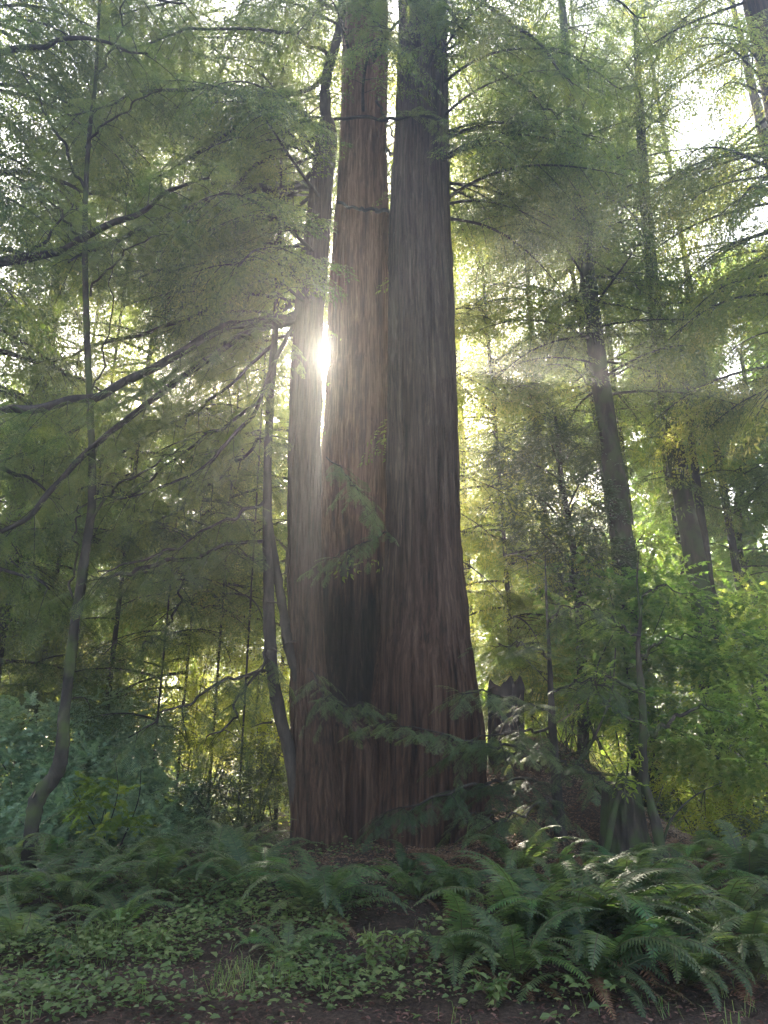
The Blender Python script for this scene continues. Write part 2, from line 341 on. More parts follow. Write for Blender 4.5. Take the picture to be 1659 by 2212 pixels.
def leafy_spray(leaf, L, n, rng, tilt=.5, stem=.003, size=(.7, 1.15)):
    T = []; D = []; U = []
    for k in range(n):
        s = (k + .6) / n; sg = 1 if k % 2 else -1; an = sg * R(rng.uniform(40, 80)) if k < n - 1 else R(rng.uniform(-10, 10))
        pet = .02 if k < n - 1 else 0
        base = np.array([s * L, 0, -.25 * s * s * L]); d = np.array([math.cos(an), math.sin(an), rng.uniform(-.45, .15)])
        T.append(base + d * pet); D.append(d); U.append([rng.uniform(-tilt, tilt), rng.uniform(-tilt, tilt), 1])
    Mx = frame(np.array(D), np.array(U)); V, Fc = bake(leaf, Mx, np.array(T), rng.uniform(*size, n))
    st = np.array([[0, stem, 0], [0, -stem, 0], [L * .9, 0, -.2 * L]]); return cat([(V, Fc), (st, np.array([[0, 1, 2]]))])
rs = np.random.RandomState
SPR = [needle_spray(L_, rs(k)) for k, L_ in enumerate((.42, .5, .38, .55))]                       # near conifer
SPR_FAR = [needle_spray(L_, rs(k + 9), sp=.05, nl=.055, nw=.03, tw=.09) for k, L_ in enumerate((.55, .7, .6))]
SPR_MID = [twig_spray(L_, rs(k + 60)) for k, L_ in enumerate((.5, .62, .45, .55))]
SPR_BIG = [twig_spray(L_, rs(k + 70), l=.17, w=.065, sp=.16, tw=.24) for k, L_ in enumerate((.7, .85, .6))]
OV = leaf_oval(); OVL = leaf_oval(.10, .032); OVS = leaf_oval(.032, .02); LOB = leaf_lobed(); LOBB = leaf_lobed(.085)
L_LAUREL = [leafy_spray(OVL, .4, 12, rs(k)) for k in (21, 22, 23)]
L_MAPLE = [leafy_spray(LOBB, .55, 10, rs(k), .35) for k in (31, 32, 33)]
L_VINE = [leafy_spray(LOB, .5, 12, rs(k), .3) for k in (34, 35, 36)]
L_THIM = [leafy_spray(LOB, .4, 9, rs(k), .45) for k in (41, 42, 43)]
L_HUCK = [leafy_spray(OVS, .3, 18, rs(k), .4) for k in (51, 52, 53)]
L_OVAL = [leafy_spray(OV, .4, 10, rs(k), .4) for k in (61, 62, 63)]

def scatter(templates, T, D, U, S, rng):
    T = np.asarray(T, float); D = np.asarray(D, float); U = np.asarray(U, float); S = np.asarray(S, float)
    Mx = frame(D, U); idx = rng.randint(0, len(templates), len(T)); out = []
    for k, tm in enumerate(templates):
        q = idx == k
        if q.any(): out.append(bake(tm, Mx[q], T[q], S[q]))
    return out
def bough(L, rng, templates, r0=.03, rise=.25, droop=.5, sec_step=.2, sec_len=.33, spr_step=.13, start=.12, size=1., hang=.35):
    """a branch along +X: wood (V,Fq list) and foliage chunks"""
    n = 14; s = np.linspace(0, 1, n)
    ax = np.stack([s * L * .97, .08 * L * np.sin(s * 3 + rng.rand() * 6) * s, L * (rise * s - droop * s ** 2.2)], -1)
    return limb(ax, r0, .006, rng, templates, sec_step, sec_len, spr_step, start, size, hang)
def limb(ax, r0, r1, rng, templates, sec_step=.2, sec_len=.33, spr_step=.13, start=.12, size=1., hang=.35, seg=7, rads=None, env=True):
    ax = np.asarray(ax, float); sl_ = np.r_[0, np.cumsum(np.linalg.norm(np.diff(ax, axis=0), axis=1))]; L = sl_[-1]
    rad = rads if rads is not None else r0 + (r1 - r0) * (sl_ / L) ** .8
    wood = [tube(ax, rad, seg, wob=.12, rng=rng)]; T = []; D = []; S = []
    Tn = np.gradient(ax, axis=0); Tn /= np.linalg.norm(Tn, axis=1)[:, None]
    d = start * L; sg = 1
    while d < L:
        f = d / L; p = np.array([np.interp(d, sl_, ax[:, k]) for k in range(3)]); tg = np.array([np.interp(d, sl_, Tn[:, k]) for k in range(3)])
        sd = np.cross([0, 0, 1.], tg); sd /= np.linalg.norm(sd) + 1e-9
        e = (math.sin(math.pi * min(1, .25 + f * .72)) if env else 1.) * rng.uniform(.6, 1.15)
        l2 = max(.18, sec_len * (L if env else 1.) * e)
        dd = tg * rng.uniform(.4, .8) + sd * sg * rng.uniform(.7, 1.) + np.array([0, 0, rng.uniform(-.2, .15)])
        dd /= np.linalg.norm(dd); m = 6; ss = np.linspace(0, 1, m)[:, None]
        sec = p + dd * l2 * ss + np.array([0, 0, -hang * l2]) * ss ** 1.8 + sd * 0
        wood.append(tube(sec, np.linspace(min(.009, r0 * .35), .002, m), 3))
        q = .1 * l2; s2 = 1
        while q < l2:
            g = q / l2; pp = p + dd * q + np.array([0, 0, -hang * l2]) * g ** 1.8
            side = np.cross([0, 0, 1.], dd) * s2
            T.append(pp); D.append(dd * rng.uniform(.4, .9) + side * rng.uniform(.5, 1.) + np.array([0, 0, rng.uniform(-.5, .05) - hang * g * .6])); S.append(rng.uniform(.6, 1.1) * size * (1 - .35 * g))
            q += spr_step * rng.uniform(.7, 1.3); s2 = -s2
        T.append(sec[-1]); D.append(dd + np.array([0, 0, -hang])); S.append(.8 * size)
        d += sec_step * rng.uniform(.6, 1.4); sg = -sg
    T.append(ax[-1]); D.append(Tn[-1]); S.append(size)
    U = np.stack([rng.uniform(-.3, .3, len(T)), rng.uniform(-.3, .3, len(T)), np.ones(len(T))], -1)
    return wood, scatter(templates, T, D, U, S, rng)

# shared bough meshes
BOUGH = {}
def make_boughs(key, mat, templates, lens, wood='darkbark', **kw):
    lst = []
    for k, L_ in enumerate(lens):
        rng = rs(hash(key) % 1000 * 0 + 100 + k * 7 + len(key)); wd, fo = bough(L_, rng, templates, r0=.012 + .009 * L_, **kw)
        lst.append((L_, mkmesh('branch', [(a_, b_, 0, True) for a_, b_ in wd], [M[wood]]), mkmesh('foliage', [(a_, b_, 0) for a_, b_ in fo], [M[mat]])))
    BOUGH[key] = lst
make_boughs('hemlock', 'needle', SPR_MID, (1.8, 2.4, 3.2), sec_step=.23, spr_step=.19, droop=.35, size=1.1)
make_boughs('warm', 'needle_sunlit', SPR_MID, (1.8, 2.4, 3.2), sec_step=.23, spr_step=.19, droop=.45, size=1.1)
make_boughs('far', 'needle', SPR_BIG, (2.8, 3.8), sec_step=.30, spr_step=.26, droop=.45, size=1.15)
make_boughs('farwarm', 'needle_sunlit', SPR_BIG, (2.8, 3.8), sec_step=.30, spr_step=.26, droop=.45, size=1.15)
make_boughs('canopy', 'needle', SPR_MID, (2.6, 3.4), wood='darkbark', sec_step=.20, spr_step=.16, droop=.55, sec_len=.38, hang=.5, size=1.05)

def add_bough(root, key, p, az, rng, L=2., pitch=0.):
    """p is relative to root"""
    Lb, wm, fm = min(BOUGH[key], key=lambda q: abs(q[0] - L * rng.uniform(.8, 1.2)))
    s = min(1.35, max(.5, L / Lb))
    b = link('branch', wm, root, p, (rng.uniform(-.25, .25), -pitch, az), (s, s, s))
    link('foliage', fm, b); return b
def trunk_mesh(name, P, rad, mat, seg=24, n=60, wob=.1, rng=None, ridges=0):
    P = spline(P, n); rad = spline(np.asarray(rad, float)[:, None], n)[:, 0]
    return mkmesh(name, [(*tube(P, rad, seg, wob=wob, rng=rng), 0, True)], [mat]), P, rad
def conifer(label, P, rad, key, rng, zr, lenf, nb, mat='darkbark', name='conifer_tree', group=None, seg=20, catg='tree', azf=None, pitch=-.1, skip=None):
    P = np.asarray(P, float); base = P[0].copy(); root = thing(name, label, catg, tuple(base), group)
    me, Q, rr = trunk_mesh('trunk', P - base, rad, M[mat], seg, rng=rng); link('trunk', me, root)
    for k in range(nb):
        f = (k + rng.rand()) / nb; z = zr[0] + (zr[1] - zr[0]) * f
        x = np.interp(z - base[2], Q[:, 2], Q[:, 0]); y = np.interp(z - base[2], Q[:, 2], Q[:, 1])
        az = azf(rng, f) if azf else rng.uniform(0, 2 * math.pi)
        L_ = lenf(f) * rng.uniform(.75, 1.2)
        if skip is not None and skip(base + np.array([x, y, z - base[2]]) + np.array([math.cos(az), math.sin(az), 0]) * L_ * .6, rng): continue
        add_bough(root, key, (x, y, z - base[2]), az, rng, L_, rng.uniform(-.25, .2) + pitch)
    return root
def clumps(C, rad, n, rng, flat=.5):
    """n points in ellipsoid clumps C (k,3) of radius rad; denser at the shell"""
    C = np.asarray(C, float); k = rng.randint(0, len(C), n); d = rng.normal(size=(n, 3)); d /= np.linalg.norm(d, axis=1)[:, None]
    r = np.asarray(rad)[k] * rng.uniform(.2, 1, n) ** .5
    return C[k] + d * r[:, None] * np.array([1, 1, flat]), d
def crown_mesh(name, C, rad, n, templates, mat, rng, flat=.5, size=1., keep=None, wood=None, woodmat='darkbark', base=(0, 0, 0)):
    T, d = clumps(C, rad, n, rng, flat)
    if keep is not None: q = keep(T, rng); T = T[q]; d = d[q]
    D = d * [1, 1, .4] + rng.uniform(-.5, .5, d.shape) + [0, 0, -.2]; U = np.stack([rng.uniform(-.35, .35, len(T)), rng.uniform(-.35, .35, len(T)), np.ones(len(T))], -1)
    ch = [(a_, b_, 0) for a_, b_ in scatter(templates, T - np.asarray(base), D, U, rng.uniform(.7, 1.25, len(T)) * size, rng)]
    return mkmesh(name, ch, [M[mat]])

HOLES = [(1525, 225, 62, 95), (1600, 470, 90, 45), (1330, 770, 40, 90), (1480, 120, 40, 60), (40, 260, 90, 70), (1590, 760, 50, 110), (1450, 330, 35, 60)]
def inhole(u, v, g=1.):
    q = np.zeros(np.shape(u), bool)
    for a_, b_, c_, d_ in HOLES: q |= ((u - a_) / (c_ * g)) ** 2 + ((v - b_) / (d_ * g)) ** 2 < 1
    return q
# ================================================================== THE TRIPLE REDWOOD
def bark_column(keys, nth, dz, freq=42, depth=.03, flare=(.35, .8), lobes=7, seed=0, bulge=0., origin=(0, 0, 0), hollow=None):
    """keys: rows of z, x, y, r; furrowed fibrous bark as real relief"""
    K = np.asarray(keys, float); z0, z1 = K[0, 0], K[-1, 0]; z = np.arange(z0, z1, dz); nz = len(z)
    Kz = spline(K, 400); cx = np.interp(z, Kz[:, 0], Kz[:, 1]); cy_ = np.interp(z, Kz[:, 0], Kz[:, 2]); r = np.interp(z, Kz[:, 0], Kz[:, 3])
    th = np.linspace(0, 2 * np.pi, nth, endpoint=False); TH, Z = np.meshgrid(th, z); u = TH / (2 * np.pi)
    warp = (vn(u * 12 + seed, Z * .5 + seed, 256) - .5) * .05 + (vn(u * 20 + seed, Z * 2.2 + seed, 256) - .5) * .012
    def rid(f, zs, o):
        n = vn(((u + warp) % 1) * f, Z * zs + o, f); return 1 - np.abs(2 * n - 1)
    g = rid(freq, .55, seed) * .65 + rid(freq * 2, 1.1, seed + 31) * .35 + (vn(u * freq * 4, Z * 5 + seed, freq * 4) - .5) * .3 - .35 * np.clip(vn(u * freq, Z * 1.6 + seed + 70, freq) - .72, 0, 1) * 4
    lob = (vn(u * lobes, Z * .12 + seed * 3, lobes) - .35) * 1.6
    fl = flare[0] * np.exp(-(Z - z0) / flare[1]) * (.45 + .9 * lob)
    fl += bulge * (vn(u * lobes, Z * .25 + seed, lobes) - .5)
    rr = r[:, None] * (1 + fl) - depth * 1.8 * np.clip(1 - g, 0, 1) ** 1.3 + depth * .5
    X = cx[:, None] + rr * np.cos(TH); Y = cy_[:, None] + rr * np.sin(TH)
    V = np.stack([X, Y, Z], -1)
    if hollow is not None: V = hollow(V)
    V = V.reshape(-1, 3) - np.asarray(origin)
    i = np.arange(nz - 1)[:, None] * nth; j = np.arange(nth)[None]; j2 = (j + 1) % nth
    return V, np.stack([i + j, i + j2, i + nth + j2, i + nth + j], -1).reshape(-1, 4)
def bark_strips(grid, n, rng, cx, z_off=0.):
    """loose fibres and peeling strips lying on the furrowed surface; grid (nz, nth, 3)"""
    nz, nth, _ = grid.shape; ch = []
    for k in range(n):
        a = rng.randint(2, nz - 30); ln = int(min(nz - a - 2, rng.uniform(12, 60))); t0 = rng.randint(nth); m = 9
        zi = np.linspace(a, a + ln, m).astype(int); ti = (t0 + np.cumsum(rng.uniform(-1.2, 1.2, m))).astype(int) % nth
        P = grid[zi, ti].copy(); c = grid[zi].mean(1); nrm = P - c; nrm[:, 2] = 0; nrm /= np.linalg.norm(nrm, axis=1)[:, None] + 1e-9
        off = rng.uniform(.0, .012) + np.where(np.arange(m) < 2, rng.uniform(0, .05), 0) * (rng.rand() < .35); P = P + nrm * np.asarray(off).reshape(-1, 1)
        w_ = rng.uniform(.006, .018) * np.sin(np.linspace(.25, 2.9, m)); ch.append((*tube(P, w_, 5), 0, True))
    return ch
def px_keys(rows, z_extra=()):
    """rows: v, u_left, u_right, y of the trunk's centre"""
    out = []
    for v, ul, ur, y in rows:
        a_ = W(ul, v, y); b_ = W(ur, v, y); out.append((a_[2], (a_[0] + b_[0]) / 2, y, (b_[0] - a_[0]) / 2))
    return sorted(out)
RB = (-.25, 12.4, .2)
rw = thing('redwood_tree', 'giant redwood with three furrowed trunks rising from one fused base in the middle', 'tree', RB)
kr = px_keys([(1900, 800, 1020, 12.3), (1750, 815, 1035, 12.3), (1600, 820, 1045, 12.4), (1450, 822, 1024, 12.4), (1300, 828, 1008, 12.5), (1100, 832, 992, 12.5), (800, 838, 984, 12.5), (500, 843, 972, 12.6), (200, 856, 966, 12.7), (60, 862, 964, 12.8)])
kr = [(-.3, kr[0][1], 12.3, kr[0][3] * 1.05)] + kr + [(22, kr[-1][1], 13, kr[-1][3] * .85), (27, kr[-1][1] + .1, 13, kr[-1][3] * .7)]
kmid = px_keys([(1850, 705, 880, 13.3), (1600, 695, 860, 13.6), (1400, 680, 855, 13.9), (1200, 680, 845, 13.8), (1000, 692, 838, 13.6), (900, 703, 839, 13.6), (820, 706, 839, 13.6), (790, 713, 839, 13.6), (750, 713, 839, 13.6), (710, 709, 839, 13.6), (640, 711, 839, 13.6), (500, 720, 838, 13.6), (300, 735, 835, 13.6), (60, 742, 838, 13.6)])
kmid = [(-.3, kmid[0][1], 13.0, kmid[0][3] * 1.1)] + kmid + [(22, kmid[-1][1], 13.6, kmid[-1][3] * .85), (27, kmid[-1][1], 13.6, kmid[-1][3] * .7)]
kl = px_keys([(1870, 632, 770, 12.1), (1750, 631, 745, 12.1), (1600, 630, 728, 12.2), (1450, 628, 705, 12.3), (1250, 622, 696, 12.3), (1000, 622, 692, 12.3), (880, 627, 695, 12.3), (815, 630, 696, 12.3), (785, 631, 691, 12.3), (755, 633, 691, 12.3), (725, 635, 695, 12.3), (680, 637, 699, 12.3), (560, 651, 708, 12.35), (400, 672, 718, 12.4), (300, 684, 728, 12.4), (262, 690, 722, 12.4)])
kl = [(-.3, kl[0][1], 12.1, kl[0][3] * 1.05)] + kl
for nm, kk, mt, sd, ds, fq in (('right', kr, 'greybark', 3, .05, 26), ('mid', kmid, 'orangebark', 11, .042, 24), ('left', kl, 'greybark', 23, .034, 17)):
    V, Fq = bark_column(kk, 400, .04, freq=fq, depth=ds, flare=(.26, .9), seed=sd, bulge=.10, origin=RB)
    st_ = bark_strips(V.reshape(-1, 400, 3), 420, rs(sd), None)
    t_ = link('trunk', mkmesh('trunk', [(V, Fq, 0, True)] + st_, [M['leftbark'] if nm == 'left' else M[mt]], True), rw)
# leader: thin dark top of the left trunk
ld = np.array([W(706, 275, 12.4), W(702, 215, 12.4), W(706, 160, 12.3), W(722, 110, 12.3), W(737, 40, 12.3), W(742, -60, 12.3)]) - RB
me, _, _ = trunk_mesh('dead_top', ld, [.13, .12, .11, .1, .1, .09], M['darkbark'], 12, 40, .15, rs(2)); link('dead_top', me, rw)
tag(rw.children[-1], 'thin dark leader bending right above the left trunk')
# buttresses that close the base between the trunks
for k, (ul, ur, vt, y, w_, lean) in enumerate([(640, 700, 1560, 12.0, .26, 0), (800, 850, 1430, 12.25, .26, .2), (860, 930, 1500, 12.05, .32, .15), (930, 1010, 1560, 12.0, .28, -.25), (1000, 1045, 1560, 12.3, .2, -.25)]):
    u_ = (ul + ur) / 2; tp = W(u_, vt, y + .25); bt = W(u_ - lean * 90, 1880, y - .12)
    rows = [(-.3, bt[0], bt[1], w_ * 1.35), (.5, bt[0], bt[1] + .02, w_), ((.3 + tp[2]) / 2, (bt[0] + tp[0]) / 2, (bt[1] + tp[1]) / 2 + .02, w_ * .75), (tp[2], tp[0], tp[1] + .15, w_ * .45), (tp[2] + .5, tp[0], tp[1] + .45, w_ * .15)]
    V, Fq = bark_column(rows, 90, .05, freq=14, depth=.022, flare=(.25, .5), lobes=5, seed=60 + k, bulge=.3, origin=RB)
    link('root_buttress', mkmesh('root_buttress', [(V, Fq, 0)], [M['redwood']], True), rw)

# rounded lip of fused wood closing the hollow between the stems
lipt = W(752, 1530, 12.4); lx = lipt[0]
for k, (dx_, y, zt, r_) in enumerate([(0, 12.5, lipt[2], .46), (-.22, 12.2, lipt[2] - .5, .3), (.22, 12.25, lipt[2] - .2, .3)]):
    V, Fq = bark_column([(-.3, lx + dx_ * .8, y - .1, r_ * 1.3), (.6, lx + dx_, y - .02, r_), (zt - .5, lx + dx_, y, r_ * .92), (zt - .2, lx + dx_, y + .08, r_ * .75), (zt, lx + dx_, y + .2, r_ * .35), (zt + .06, lx + dx_, y + .3, .03)], 160, .04, freq=22, depth=.028, flare=(.2, .5), lobes=6, seed=90 + k, bulge=.2, origin=RB)
    link('root_buttress', mkmesh('root_buttress', [(V, Fq, 0)], [M['redwood']], True), rw)

def px_limb(root, ob, rows, r, seed, templates=SPR, mat='needle', wood='darkbark', sec_len=.9, sec_step=.2, spr_step=.14, hang=.45, size=1., start=.1, n=40, fol=True, label=None):
    """rows: u, v, y; r: radii in metres along the limb"""
    P = spline(np.array([W(*q) for q in rows]) - np.array(ob), n); rr = spline(np.asarray(r, float)[:, None], n)[:, 0]
    rng = rs(seed)
    P = P + np.stack([vn(np.arange(n) * .35 + seed, np.zeros(n)), vn(np.arange(n) * .35 + seed, np.zeros(n) + 9), vn(np.arange(n) * .35, np.zeros(n) + 5 + seed)], -1) * .12 - .06
    wd, fo = limb(P, rr[0], rr[-1], rng, templates, sec_step, sec_len, spr_step, start, size, hang, seg=9, rads=rr, env=False)
    b = link('branch', mkmesh('branch', [(a_, b_, 0, True) for a_, b_ in (wd if fol else wd[:1])], [M[wood]]), root)
    if label: b['label'] = label
    if fol: link('foliage', mkmesh('foliage', [(a_, b_, 0) for a_, b_ in fo], [M[mat]]), b)
    return b
# boughs that leave the left trunk and sweep down and out to the left
LIMBS = [
 ([(640, 680, 12.2), (560, 690, 11.8), (470, 722, 11.2), (330, 795, 10.2), (200, 850, 9.3), (60, 882, 8.5), (-60, 890, 8.0)], [.085, .075, .07, .065, .06, .055, .04], .8),
 ([(640, 690, 12.2), (560, 715, 11.9), (430, 790, 11.3), (330, 860, 10.8), (200, 955, 10.2), (90, 1085, 9.7), (-30, 1165, 9.3)], [.07, .065, .06, .055, .045, .04, .03], .8),
 ([(630, 660, 12.2), (500, 735, 12.4), (380, 800, 12.3), (260, 870, 12.2), (120, 950, 12), (0, 1000, 12)], [.06, .055, .05, .04, .03, .02], .9),
 ([(670, 408, 12.4), (600, 408, 12.1), (540, 410, 11.8), (430, 440, 11.3), (300, 500, 10.8), (150, 560, 10.3)], [.09, .085, .07, .06, .04, .02], .9),
 ([(690, 285, 12.4), (655, 240, 12.3), (600, 232, 12.0), (530, 262, 11.6), (430, 330, 11.2), (330, 390, 10.8)], [.06, .05, .045, .04, .03, .015], .9),
 ([(690, 300, 12.4), (610, 318, 12.2), (540, 370, 11.9), (470, 440, 11.5), (390, 500, 11.2)], [.05, .04, .035, .03, .015], .8),
 ([(676, 375, 12.4), (610, 430, 12.4), (520, 500, 12.4), (420, 560, 12.3), (300, 600, 12.2)], [.05, .045, .04, .03, .015], .9),
 ([(655, 560, 12.3), (590, 585, 12.1), (500, 640, 12), (400, 690, 11.8), (260, 740, 11.6), (110, 780, 11.4)], [.06, .05, .045, .04, .03, .015], .9),
 ([(700, 165, 12.3), (640, 200, 12), (560, 205, 11.5), (440, 190, 11), (300, 205, 10.5), (150, 250, 10)], [.05, .045, .04, .035, .025, .015], .9),
 ([(712, 120, 12.3), (640, 80, 12), (540, 60, 11.5), (400, 70, 11), (250, 110, 10.5)], [.045, .04, .03, .025, .015], .9),
 ([(735, 20, 12.3), (650, -20, 12), (520, -30, 11.5), (380, 0, 11), (240, 30, 10.5)], [.045, .04, .03, .025, .015], .9),
 ([(640, 700, 12.2), (600, 760, 12.0), (560, 880, 11.7), (480, 980, 11.3), (380, 1040, 11), (260, 1080, 10.8)], [.045, .04, .035, .03, .02, .012], .8),
]
for k, (rows, r, sl2) in enumerate(LIMBS):
    px_limb(rw, RB, rows, r, 200 + k, sec_len=sl2)
# short branches bridging the gaps between the trunks, and the dark stub pointing right
for k, (rows, r) in enumerate([([(650, 262, 12.2), (760, 258, 12.6), (840, 256, 12.4), (900, 250, 12.0), (960, 258, 11.4)], [.03, .035, .035, .03, .02]), ([(735, 440, 12.9), (790, 452, 12.8), (845, 455, 12.7)], [.03, .035, .04]),
        ([(835, 320, 12.9), (862, 352, 12.6)], [.03, .03]), ([(815, 215, 13), (850, 300, 12.7)], [.03, .02]), ([(968, 285, 12.6), (1010, 300, 12.4), (1040, 320, 12.2)], [.04, .03, .02])]):
    px_limb(rw, RB, rows, r, 240 + k, fol=(k in (0,)), sec_len=.5, start=.5)
# drapes hanging over the top of the trunks and to the right of them
for k, (rows, r) in enumerate([([(760, -60, 12.4), (800, 20, 11.6), (830, 70, 10.9)], [.03, .02, .01]), ([(900, -80, 12.4), (950, 0, 11.5), (1000, 60, 10.8)], [.03, .02, .01]),
        ([(960, -40, 12.6), (1060, 20, 11.8), (1160, 90, 11), (1240, 180, 10.4)], [.05, .04, .03, .012]), ([(968, 120, 12.6), (1060, 140, 12), (1150, 200, 11.5), (1210, 260, 11.2)], [.04, .03, .02, .01]),
        ([(960, -130, 12.6), (1100, -90, 11.6), (1260, -40, 10.6), (1400, 40, 10)], [.05, .04, .03, .012]), ([(850, -140, 12.6), (860, -60, 11.5), (880, 10, 10.6)], [.04, .03, .01]),
        ([(960, -60, 13), (1090, 60, 13), (1220, 110, 13), (1340, 200, 13)], [.05, .04, .03, .012]), ([(735, -60, 12.6), (700, 10, 11.8), (640, 70, 11.2)], [.03, .02, .01])]):
    px_limb(rw, RB, rows, r, 260 + k, sec_len=.8)
# the crown boughs higher on the three stems
def crown_boughs(root, ob, cx, cy_, r, zr, n, rng, azs, key='canopy', L=(2.2, 3.6), skip=None):
    for k in range(n):
        z = rng.uniform(*zr); a_ = R(rng.uniform(*azs[rng.randint(len(azs))])); L_ = rng.uniform(*L)
        p = np.array([cx + math.cos(a_) * r, cy_ + math.sin(a_) * r, z]); m_ = p + np.array([math.cos(a_), math.sin(a_), -.2]) * L_ * .6
        if skip is not None and skip(m_, rng): continue
        add_bough(root, key, tuple(p - np.array(ob)), a_, rng, L_, rng.uniform(-.3, .1))
def csk(p, rng):
    u, v = PX(np.asarray(p)[None]); u = u[0]; v = v[0]
    return (640 < u < 990 and v > 90 and p[1] < 13) or ((u - 706) / 110) ** 2 + ((v - 700) / 160) ** 2 < 1 or bool(inhole(u, v, 1.2))
crown_boughs(rw, RB, kr[9][1], 12.8, .5, (12.5, 21), 36, rs(801), [(-80, 80)], skip=csk)
crown_boughs(rw, RB, kmid[8][1], 13.5, .5, (15.5, 21), 14, rs(802), [(-170, -10), (60, 120)], skip=csk)
crown_boughs(rw, RB, kl[-1][1], 12.4, .25, (9.5, 14.0), 26, rs(803), [(140, 250)], L=(2.4, 3.8), skip=csk)
# thin sprays hanging in front of the trunks
for k, (rows, r) in enumerate([([(700, 985, 11.6), (760, 1040, 11.2), (800, 1110, 11.0)], [.012, .009, .005]), ([(840, 1150, 11.6), (780, 1175, 11.3), (720, 1200, 11.1)], [.012, .009, .005]),
        ([(668, 1440, 11.6), (700, 1500, 11.2), (740, 1525, 11.0), (790, 1520, 10.9)], [.014, .012, .009, .005])]):
    px_limb(rw, RB, rows, r, 280 + k, sec_len=.4, sec_step=.1, spr_step=.08, size=.6, mat='needle_cool')

# ================================================================== THE SLIM LEANING TREE AT ITS LEFT
SB = (W(640, 1700, 12.0)[0] + .05, 12.0, .3)
st = thing('slender_tree', 'slim dark tree leaning against the left flank of the giant redwood', 'tree', SB)
P = [(SB[0] + .05, 12.0, .2), W(640, 1700, 12.0), W(618, 1600, 11.95), W(594, 1490, 11.95), (W(583, 1390, 12)), W(580, 1250, 12), W(578, 1050, 12), W(585, 850, 12), W(596, 680, 12), W(604, 520, 12), W(608, 330, 12), W(610, 240, 12)]
me, _, _ = trunk_mesh('trunk', np.array(P) - SB, [.13, .115, .10, .098, .10, .088, .078, .07, .055, .04, .025, .012], M['darkbark'], 20, 120, .18, rs(4)); link('trunk', me, st)
P = [W(646, 1470, 12.15), W(624, 1400, 12.15), W(612, 1320, 12.1), W(598, 1240, 12.05), W(580, 1130, 12)]
me, _, _ = trunk_mesh('second_stem', np.array(P) - SB, [.09, .085, .08, .075, .07], M['darkbark'], 16, 50, .18, rs(5)); link('second_stem', me, st)
for k, (rows, r, sl2) in enumerate([
 ([(583, 1165, 12), (500, 1178, 11.6), (400, 1205, 11.2), (300, 1232, 10.9), (215, 1254, 10.6)], [.035, .03, .03, .035, .02], .7),
 ([(578, 1085, 12), (500, 1120, 11.5), (420, 1165, 11.1), (330, 1205, 10.8), (210, 1230, 10.5)], [.03, .025, .02, .02, .01], .8),
 ([(585, 1390, 12), (560, 1450, 11.8), (520, 1500, 11.6), (500, 1560, 11.4), (440, 1600, 11.2)], [.025, .022, .02, .015, .01], .5),
 ([(590, 1440, 12), (530, 1455, 11.8), (444, 1495, 11.5), (345, 1550, 11.2), (278, 1590, 11.0)], [.025, .022, .02, .015, .01], .5),
 ([(585, 820, 12), (540, 880, 11.9), (470, 930, 11.8), (380, 990, 11.7), (290, 1060, 11.6), (200, 1100, 11.5)], [.035, .03, .03, .02, .02, .01], .9),
 ([(590, 740, 12), (500, 830, 12.6), (400, 900, 13), (250, 980, 13.2), (100, 1040, 13.4)], [.035, .03, .03, .02, .01], 1.),
 ([(580, 940, 12), (500, 1010, 12.6), (400, 1090, 13), (300, 1150, 13.2)], [.03, .025, .02, .01], 1.),
 ([(604, 520, 12), (560, 540, 12.4), (480, 590, 12.8), (380, 640, 13.2)], [.03, .025, .02, .01], .9),
 ([(400, 1250, 11.8), (380, 1320, 11.8), (330, 1380, 11.7), (300, 1410, 11.6)], [.02, .018, .014, .01], .4)]):
    px_limb(st, SB, rows, r, 300 + k, sec_len=sl2, mat='needle' if k % 3 else 'needle_cool')
for k, (u_, v_, ln) in enumerate([(588, 1560, .3), (578, 1400, .22), (640, 1385, .25), (576, 1300, .3), (574, 1210, .2)]):
    p = np.array(W(u_, v_, 11.9)) - SB; q = p + [(-1) ** k * ln * -1, -.1, -.08]
    link('branch', mkmesh('branch', [(*tube([p, (p + q) / 2 + [0, 0, .02], q], [.02, .014, .004], 6), 0, True)], [M['darkbark']]), st)

# ================================================================== FOREGROUND ALDER AT THE LEFT
ay = 10.3; A0 = W(62, 1850, ay); AB = (A0[0], A0[1], float(gz(A0[0], A0[1])))
al = thing('alder_tree', 'mossy grey sapling with a kinked foot and a sawn stub, bending right', 'tree', AB)
P = [(A0[0] - .02, ay, AB[2] - .15), W(62, 1850, ay), W(68, 1790, ay), W(82, 1725, ay), W(120, 1672, ay), W(134, 1620, ay), W(140, 1530, ay), W(155, 1400, ay), W(172, 1270, ay), W(196, 1110, ay), W(199, 1000, ay), W(193, 850, ay), W(187, 700, ay), W(184, 560, ay), W(185, 420, ay), W(192, 300, ay), W(206, 180, ay), W(212, 60, ay), W(222, -80, ay)]
me, _, _ = trunk_mesh('trunk', np.array(P) - AB, [.105, .095, .09, .105, .097, .09, .072, .066, .063, .06, .055, .052, .05, .047, .042, .037, .032, .027, .02], M['alder'], 24, 220, .12, rs(7)); link('trunk', me, al)
p0 = np.array(W(92, 1722, ay)) - AB; p1 = np.array(W(72, 1716, ay - .08)) - AB
V, Fq = tube([p0, (p0 + p1) / 2, p1, p1 + (p1 - p0) * .01], [.07, .055, .05, .001], 12, wob=.1); link('sawn_stub', mkmesh('sawn_stub', [(V, Fq[:-12], 0, True), (V, Fq[-12:], 1)], [M['alder'], M['dead']]), al)
